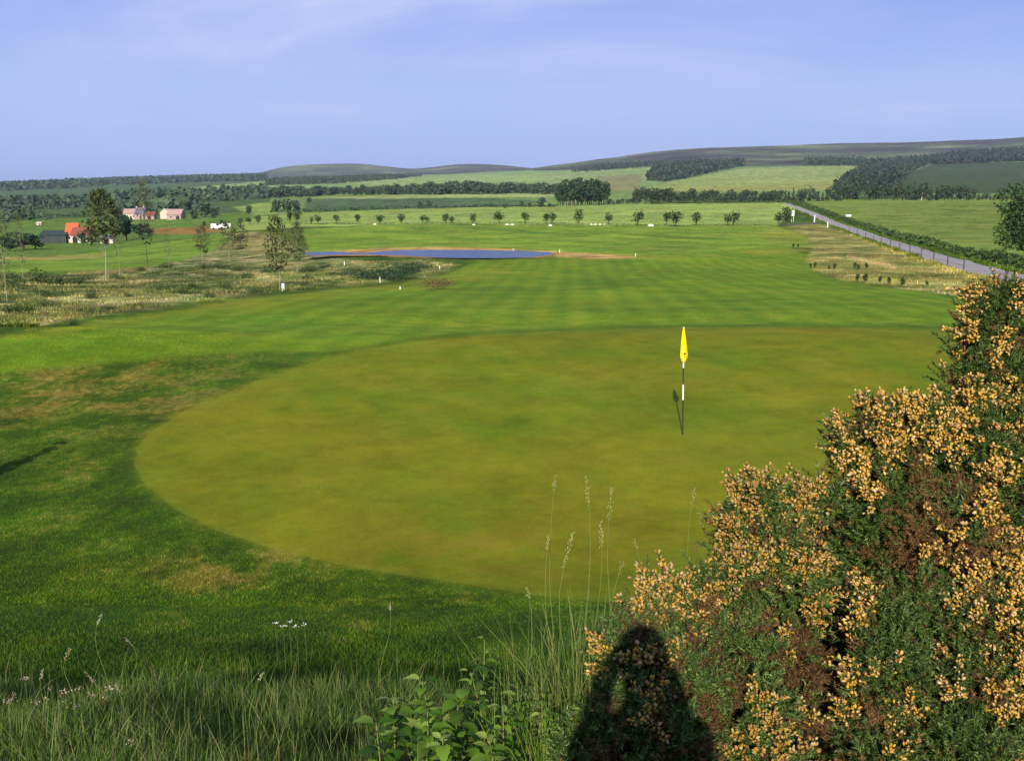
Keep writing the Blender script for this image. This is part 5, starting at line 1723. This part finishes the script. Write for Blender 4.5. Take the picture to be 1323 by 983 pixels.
for i, a_ in enumerate((('leftmost of the tall stalks, leaning left over the green', (742, 760), (718, 616), 3.8, 0.05, 0.0), ('straight tall stalk in the middle of the clump', (738, 800), (758, 618), 3.8, 0.09, 0.0),
                        ('tall stalk with a pale drooping seed head over the green', (778, 860), (783, 632), 3.75, 0.12, 0.05), ('stalk with a loose seed head below the drooping one', (776, 860), (777, 676), 3.75, 0.09, 0.0),
                        ('thick pale stalk low in the clump', (740, 900), (741, 690), 3.7, 0.12, 0.0), ('short stalk right of the clump beside the gorse flowers', (800, 870), (820, 698), 3.75, 0.04, 0.0),
                        ('stalk leaning right in front of the gorse', (770, 880), (806, 728), 3.7, 0.05, 0.0), ('stalk leaning far left from the clump', (712, 900), (681, 760), 3.65, 0.04, 0.0),
                        ('thin stalk standing alone between clump and middle gorse', (906, 780), (899, 632), 3.95, 0.06, 0.0), ('second thin stalk beside the middle gorse', (910, 800), (905, 662), 3.95, 0.08, 0.0),
                        ('dark thin stalk left of the straight tall stalk', (722, 860), (709, 694), 3.7, 0.05, 0.0))):
    lab, ft, tp, y, hl, dr = a_
    stalk(lab, ft, tp, y, hl, 40 + i, droop=dr)
for i, (ft, tp, y, hl, mt, lab) in enumerate((((131, 850), (128, 796), 5.6, 0.05, M_CREAM, 'cream upright seed head on the slope at the left'), ((152, 855), (160, 826), 5.4, 0.05, M_PINKS, 'small leaning seed head right of the cream one'),
                                             ((84, 900), (86, 842), 5.0, 0.06, M_PINKS, 'pinkish stalk above the grass near the left edge'), ((505, 850), (503, 782), 5.6, 0.035, M_CREAM, 'cream flower stalk standing alone left of the leafy weeds'),
                                             ((60, 940), (52, 868), 4.4, 0.05, M_PINKS, 'pinkish stalk left of the pale sorrel heads'), ((110, 930), (108, 872), 4.4, 0.05, M_PINKS, 'pinkish stalk right of the pale sorrel heads'),
                                             ((20, 960), (14, 900), 4.2, 0.05, M_PINKS, 'pinkish stalk at the left edge of the picture'), ((330, 950), (336, 872), 4.4, 0.04, M_CREAM, 'thin cream stalk in the middle of the long grass'),
                                             ((150, 930), (146, 886), 4.3, 0.04, M_PINKS, 'short pink stalk in the long grass below the small leaning seed head'))):
    stalk(lab, ft, tp, y, hl, 70 + i, mt, group='flowering stalks in the long grass', head_w=0.012)
M_PETAL = plain('white_petals', (0.75, 0.75, 0.66), 0.7, 0.1, 8)
M_GREENST = plain('green_stem', lin(70, 96, 40), 0.7, 0.2, 10)


def umbel(u, v, y, s, label, group, mat, n_=26):
    rng = np.random.default_rng(int(u * 7 + v))
    c_ = at(u, v, y)
    org = ground(c_.x, y)
    o_ = thing('white_wildflower', org, label, 'wildflower', group)
    top_ = c_ - org
    MB().tube([(0, 0, 0), (top_.x * 0.5, 0.01, top_.z * 0.5), tuple(top_)], [0.003, 0.002, 0.0015], 5).build('stem', M_GREENST, o_)
    pp = np.stack([rng.normal(0, s, n_), rng.normal(0, s, n_), rng.normal(0, s * 0.25, n_)], -1) + np.array(top_)
    V, Fq = quads_cloud(pp, 0.009, rng)
    link('flower_head', np_mesh('flower_head', V, [(Fq, 0)], [mat]), o_)


for i, (u, v) in enumerate(((356, 804), (366, 808), (374, 803), (383, 808), (394, 806))):
    umbel(u, v, 7.0, 0.012, 'white wildflower in the little patch on the mown slope', 'white wildflowers on the slope', M_PETAL, 16)
for i, (u, v, y) in enumerate(((66, 888, 4.4), (84, 892, 4.4), (102, 888, 4.4), (48, 905, 4.2), (78, 906, 4.2), (118, 896, 4.4), (134, 900, 4.3), (142, 889, 4.5), (12, 905, 4.2), (32, 876, 4.6), (96, 913, 4.1), (170, 957, 3.7))):
    umbel(u, v, y, 0.014, 'pinkish white flower among the long grass at the left', 'pinkish white flowers in the long grass', M_PINKS, 14)

# broad-leaved weeds
M_WEED = leafy('fresh_green_weed_leaves', [lin(48, 84, 16), lin(70, 108, 24), lin(104, 134, 40), lin(38, 68, 16), lin(150, 166, 78), lin(84, 118, 30)], 0.55, 0.35, 0.12)
M_WEEDST = plain('pale_weed_stem', lin(116, 120, 62), 0.7, 0.2, 12)


def leaf_geo(p_, d, up, ln, wd, rng, teeth=6, fold=0.25, droop=0.35):
    """a toothed, folded, drooping leaf"""
    d = d.normalized()
    s = d.cross(up).normalized()
    n_ = s.cross(d).normalized()
    mid_, le, ri = [], [], []
    for i in range(teeth * 2 + 1):
        f = i / (teeth * 2)
        w_ = wd * (math.sin(math.pi * min(1, f * 0.88 + 0.12)) ** 0.8) * (1.0 if i % 2 else 0.78) * (1 - f ** 4)
        q = p_ + d * ln * f - n_ * (droop * ln * f * f)
        mid_.append(q)
        le.append(q - s * w_ + n_ * w_ * fold)
        ri.append(q + s * w_ + n_ * w_ * fold)
    k_ = teeth * 2 + 1
    V = mid_ + le + ri
    Fq = []
    for i in range(k_ - 1):
        Fq.append((i, i + 1, k_ + i + 1, k_ + i))
        Fq.append((i + 1, i, 2 * k_ + i, 2 * k_ + i + 1))
    return V, Fq


def weed(label, foot, tip, y, pairs, ln, wd, seed, group='leafy weeds at the foot of the bank', spread=1.0):
    rng = np.random.default_rng(seed)
    t_ = at(*tip, y)
    f_ = at(*foot, y)
    org = ground(f_.x, y + 0.05)
    o_ = thing('leafy_weed', org, label, 'weed', group)
    top_ = t_ - org
    pts = [Vector((0, 0, -0.02)), top_ * 0.4 + Vector((rng.normal() * 0.015, 0, 0)), top_ * 0.75 + Vector((rng.normal() * 0.012, 0, 0)), top_]
    MB().tube(pts, [0.0035, 0.003, 0.0024, 0.0015], 6).build('stem', M_WEEDST, o_)
    V, Fq = [], []
    pairs = int(pairs * 3.2)
    for i in range(pairs):
        f = 0.30 + 0.70 * i / max(1, pairs - 1)
        p_ = top_ * f
        a = i * 1.45 + rng.uniform(-0.3, 0.3)
        for sgn_ in (0, math.pi):
            aa = a + sgn_ + rng.uniform(-0.35, 0.35)
            d = Vector((math.cos(aa), math.sin(aa), rng.uniform(0.0, 0.7)))
            sc = (1.15 - 0.6 * f) * rng.uniform(0.45, 1.15) * spread
            v2, f2 = leaf_geo(p_ + d * 0.012, d, Vector((rng.normal() * 0.2, rng.normal() * 0.2, 1)), ln * sc, wd * sc, rng, 6, rng.uniform(0.1, 0.5), rng.uniform(0.15, 0.7))
            b_ = len(V)
            V += v2
            Fq += [tuple(b_ + q for q in ff_) for ff_ in f2]
    link('leaves', np_mesh('leaves', np.array([tuple(q) for q in V]), [(np.array(Fq), 0)], [M_WEED], False), o_)
    return o_


WD = [((628, 930), (626, 826), 3.65, 7, 0.085, 0.024, 'tallest leafy weed of the patch, upright with narrow toothed leaves'), ((640, 960), (608, 868), 3.5, 5, 0.10, 0.034, 'pale curled weed directly below the tallest weed'),
      ((560, 960), (545, 880), 3.5, 5, 0.10, 0.038, 'weed with yellowish top at the upper left of the patch'), ((520, 990), (508, 905), 3.4, 5, 0.12, 0.048, 'broad leaved weed at the left end of the patch'),
      ((560, 1000), (552, 915), 3.3, 6, 0.12, 0.050, 'dark broad leaved weed at the front of the patch'), ((600, 1000), (592, 905), 3.35, 6, 0.11, 0.046, 'dark broad leaved weed in the middle of the patch'),
      ((680, 980), (668, 880), 3.5, 6, 0.085, 0.022, 'narrow leaved weed beside the grass clump'), ((705, 990), (700, 905), 3.45, 6, 0.075, 0.02, 'low narrow leaved weed in front of the grass clump'),
      ((660, 1000), (650, 915), 3.35, 5, 0.08, 0.026, 'weed with pale stems right of the dark broad leaved ones'), ((500, 1010), (486, 935), 3.25, 4, 0.11, 0.04, 'low lobed weed at the bottom left of the patch'),
      ((580, 1020), (572, 955), 3.1, 5, 0.11, 0.045, 'yellow green weed at the bottom edge of the picture'), ((640, 1020), (632, 955), 3.15, 5, 0.09, 0.034, 'weed with small leaves at the bottom edge right of the yellow green one')]
for i, (ft, tp, y, pr, ln, wd, lab) in enumerate(WD):
    weed(lab, ft, tp, y, pr, ln, wd, 80 + i)

# ------------------------------------------------------------------ the photographer, behind the camera: only the shadow falls into the picture
M_JACKET = plain('dark_blue_jacket', lin(44, 54, 82), 0.85, 0.15, 20)
M_SKIN = plain('skin', lin(205, 155, 128), 0.55, 0.08, 30)
M_HAIR = plain('brown_hair', lin(60, 44, 32), 0.7, 0.25, 60)
M_CAMB = plain('black_camera_body', (0.025, 0.025, 0.028), 0.4, 0.2, 30)
gz0 = float(H(0, -0.25))
root = thing('person', (0, -0.25, gz0), 'person in a dark jacket standing on the bank holding a camera up to the face', 'person')
hz = CAM_Z - gz0           # eye height above the ground
sk_v, sk_e, sk_r = [], [], []


def sv(p_, r_, parent_=None):
    sk_v.append(p_)
    sk_r.append(r_)
    if parent_ is not None:
        sk_e.append((parent_, len(sk_v) - 1))
    return len(sk_v) - 1


pel = sv((0, 0.0, hz * 0.56), (0.185, 0.12))
wst = sv((0, 0.0, hz * 0.66), (0.175, 0.115), pel)
che = sv((0, -0.01, hz * 0.79), (0.19, 0.125), wst)
nek = sv((0, 0.0, hz * 0.90), (0.06, 0.06), che)
hd1 = sv((0, 0.04, hz * 0.955), (0.07, 0.085), nek)
hd2 = sv((0, 0.05, hz * 1.0), (0.078, 0.095), hd1)
hd3 = sv((0, 0.04, hz * 1.055), (0.06, 0.075), hd2)
for s in (-1, 1):
    hip = sv((s * 0.10, 0, hz * 0.52), (0.09, 0.095), pel)
    kne = sv((s * 0.13, 0.02, hz * 0.29), (0.06, 0.065), hip)
    ank = sv((s * 0.15, -0.02, hz * 0.055), (0.042, 0.048), kne)
    sv((s * 0.17, 0.13, hz * 0.025), (0.045, 0.035), ank)
    sh = sv((s * 0.19, -0.01, hz * 0.85), (0.07, 0.07), che)
    elb = sv((s * 0.17, 0.12, hz * 0.75), (0.065, 0.065), sh)
    wr = sv((s * 0.115, 0.155, hz * 0.92), (0.045, 0.045), elb)
    pl = sv((s * 0.075, 0.175, hz * 0.965), (0.03, 0.038), wr)
    for q in range(4):
        k1 = sv((s * (0.070 - 0.004 * q), 0.188, hz * 0.985 - 0.017 * q + 0.012), (0.009, 0.009), pl)
        k2 = sv((s * (0.052 - 0.002 * q), 0.196, hz * 0.990 - 0.017 * q + 0.016), (0.008, 0.008), k1)
        sv((s * 0.036, 0.192, hz * 0.990 - 0.017 * q + 0.014), (0.007, 0.007), k2)
    th = sv((s * 0.06, 0.160, hz * 0.955), (0.010, 0.010), pl)
    sv((s * 0.038, 0.155, hz * 0.962), (0.009, 0.009), th)
me = bpy.data.meshes.new('body')
me.from_pydata(sk_v, sk_e, [])
me.materials.append(M_SKIN)
body = link('body', me, root)
sm = body.modifiers.new('skin', 'SKIN')
for i, r_ in enumerate(sk_r):
    me.skin_vertices[0].data[i].radius = r_
    me.skin_vertices[0].data[i].use_root = (i == pel)
ss = body.modifiers.new('smooth', 'SUBSURF')
ss.levels = ss.render_levels = 2
jv, jr = [], 28
for z_, a_, b_ in ((0.40, 0.285, 0.17), (0.52, 0.275, 0.165), (0.64, 0.265, 0.16), (0.76, 0.255, 0.155), (0.83, 0.235, 0.14), (0.875, 0.17, 0.11), (0.90, 0.085, 0.085)):
    for k_ in range(jr):
        t_ = 2 * math.pi * k_ / jr
        rp = 1 + 0.03 * math.sin(5 * t_ + 9 * z_)
        jv.append((a_ * rp * math.cos(t_), -0.01 + b_ * rp * math.sin(t_), z_ * hz))
nj = len(jv) // jr
jq = np.array([[i * jr + k_, i * jr + (k_ + 1) % jr, (i + 1) * jr + (k_ + 1) % jr, (i + 1) * jr + k_] for i in range(nj - 1) for k_ in range(jr)])
link('jacket', np_mesh('jacket', jv, [(jq, 0)], [M_JACKET], True), root)
bm = bmesh.new()
bmesh.ops.create_uvsphere(bm, u_segments=20, v_segments=12, radius=1.0)
for vv in list(bm.verts):
    if vv.co.y > 0.35 and vv.co.z < 0.45:
        bm.verts.remove(vv)
for vv in bm.verts:
    k_ = 1 + 0.06 * random.random()
    vv.co = Vector((vv.co.x * 0.088 * k_, vv.co.y * 0.108 * k_ + 0.03, vv.co.z * 0.105 * k_ + hz * 1.02))
me = bpy.data.meshes.new('hair')
bm.to_mesh(me)
bm.free()
me.materials.append(M_HAIR)
link('hair', me, root)
co = thing('compact_camera', (0, -0.055, CAM_Z), 'small black camera held up in front of the face of the person', 'camera')
MB().box((0, 0.0, 0.0), (0.11, 0.035, 0.065), 0, 0.006).build('body', M_CAMB, co)
MB().tube([(0, 0.017, 0), (0, 0.030, 0), (0, 0.042, 0)], [0.024, 0.023, 0.021], 20).build('lens', M_CAMB, co)
MB().tube([(0.035, -0.003, 0.032), (0.035, -0.003, 0.040)], 0.007, 12).build('shutter_button', M_STICKW, co)
# a slim tree just left of the frame: its shadow tip lies on the rough
st = tree_proto('slender_conifer', 3.1, 0.55, 0.05, 1500, 0.09, M_LEAF_DARK, 480, 'cone', 0.04, None, 0)
st.place(ground(-9.75, 12.9), (1.7, 1.7, 1.0), 0.0, 'slender dark conifer just beyond the left edge, its shadow lying on the rough', 'tree', None)
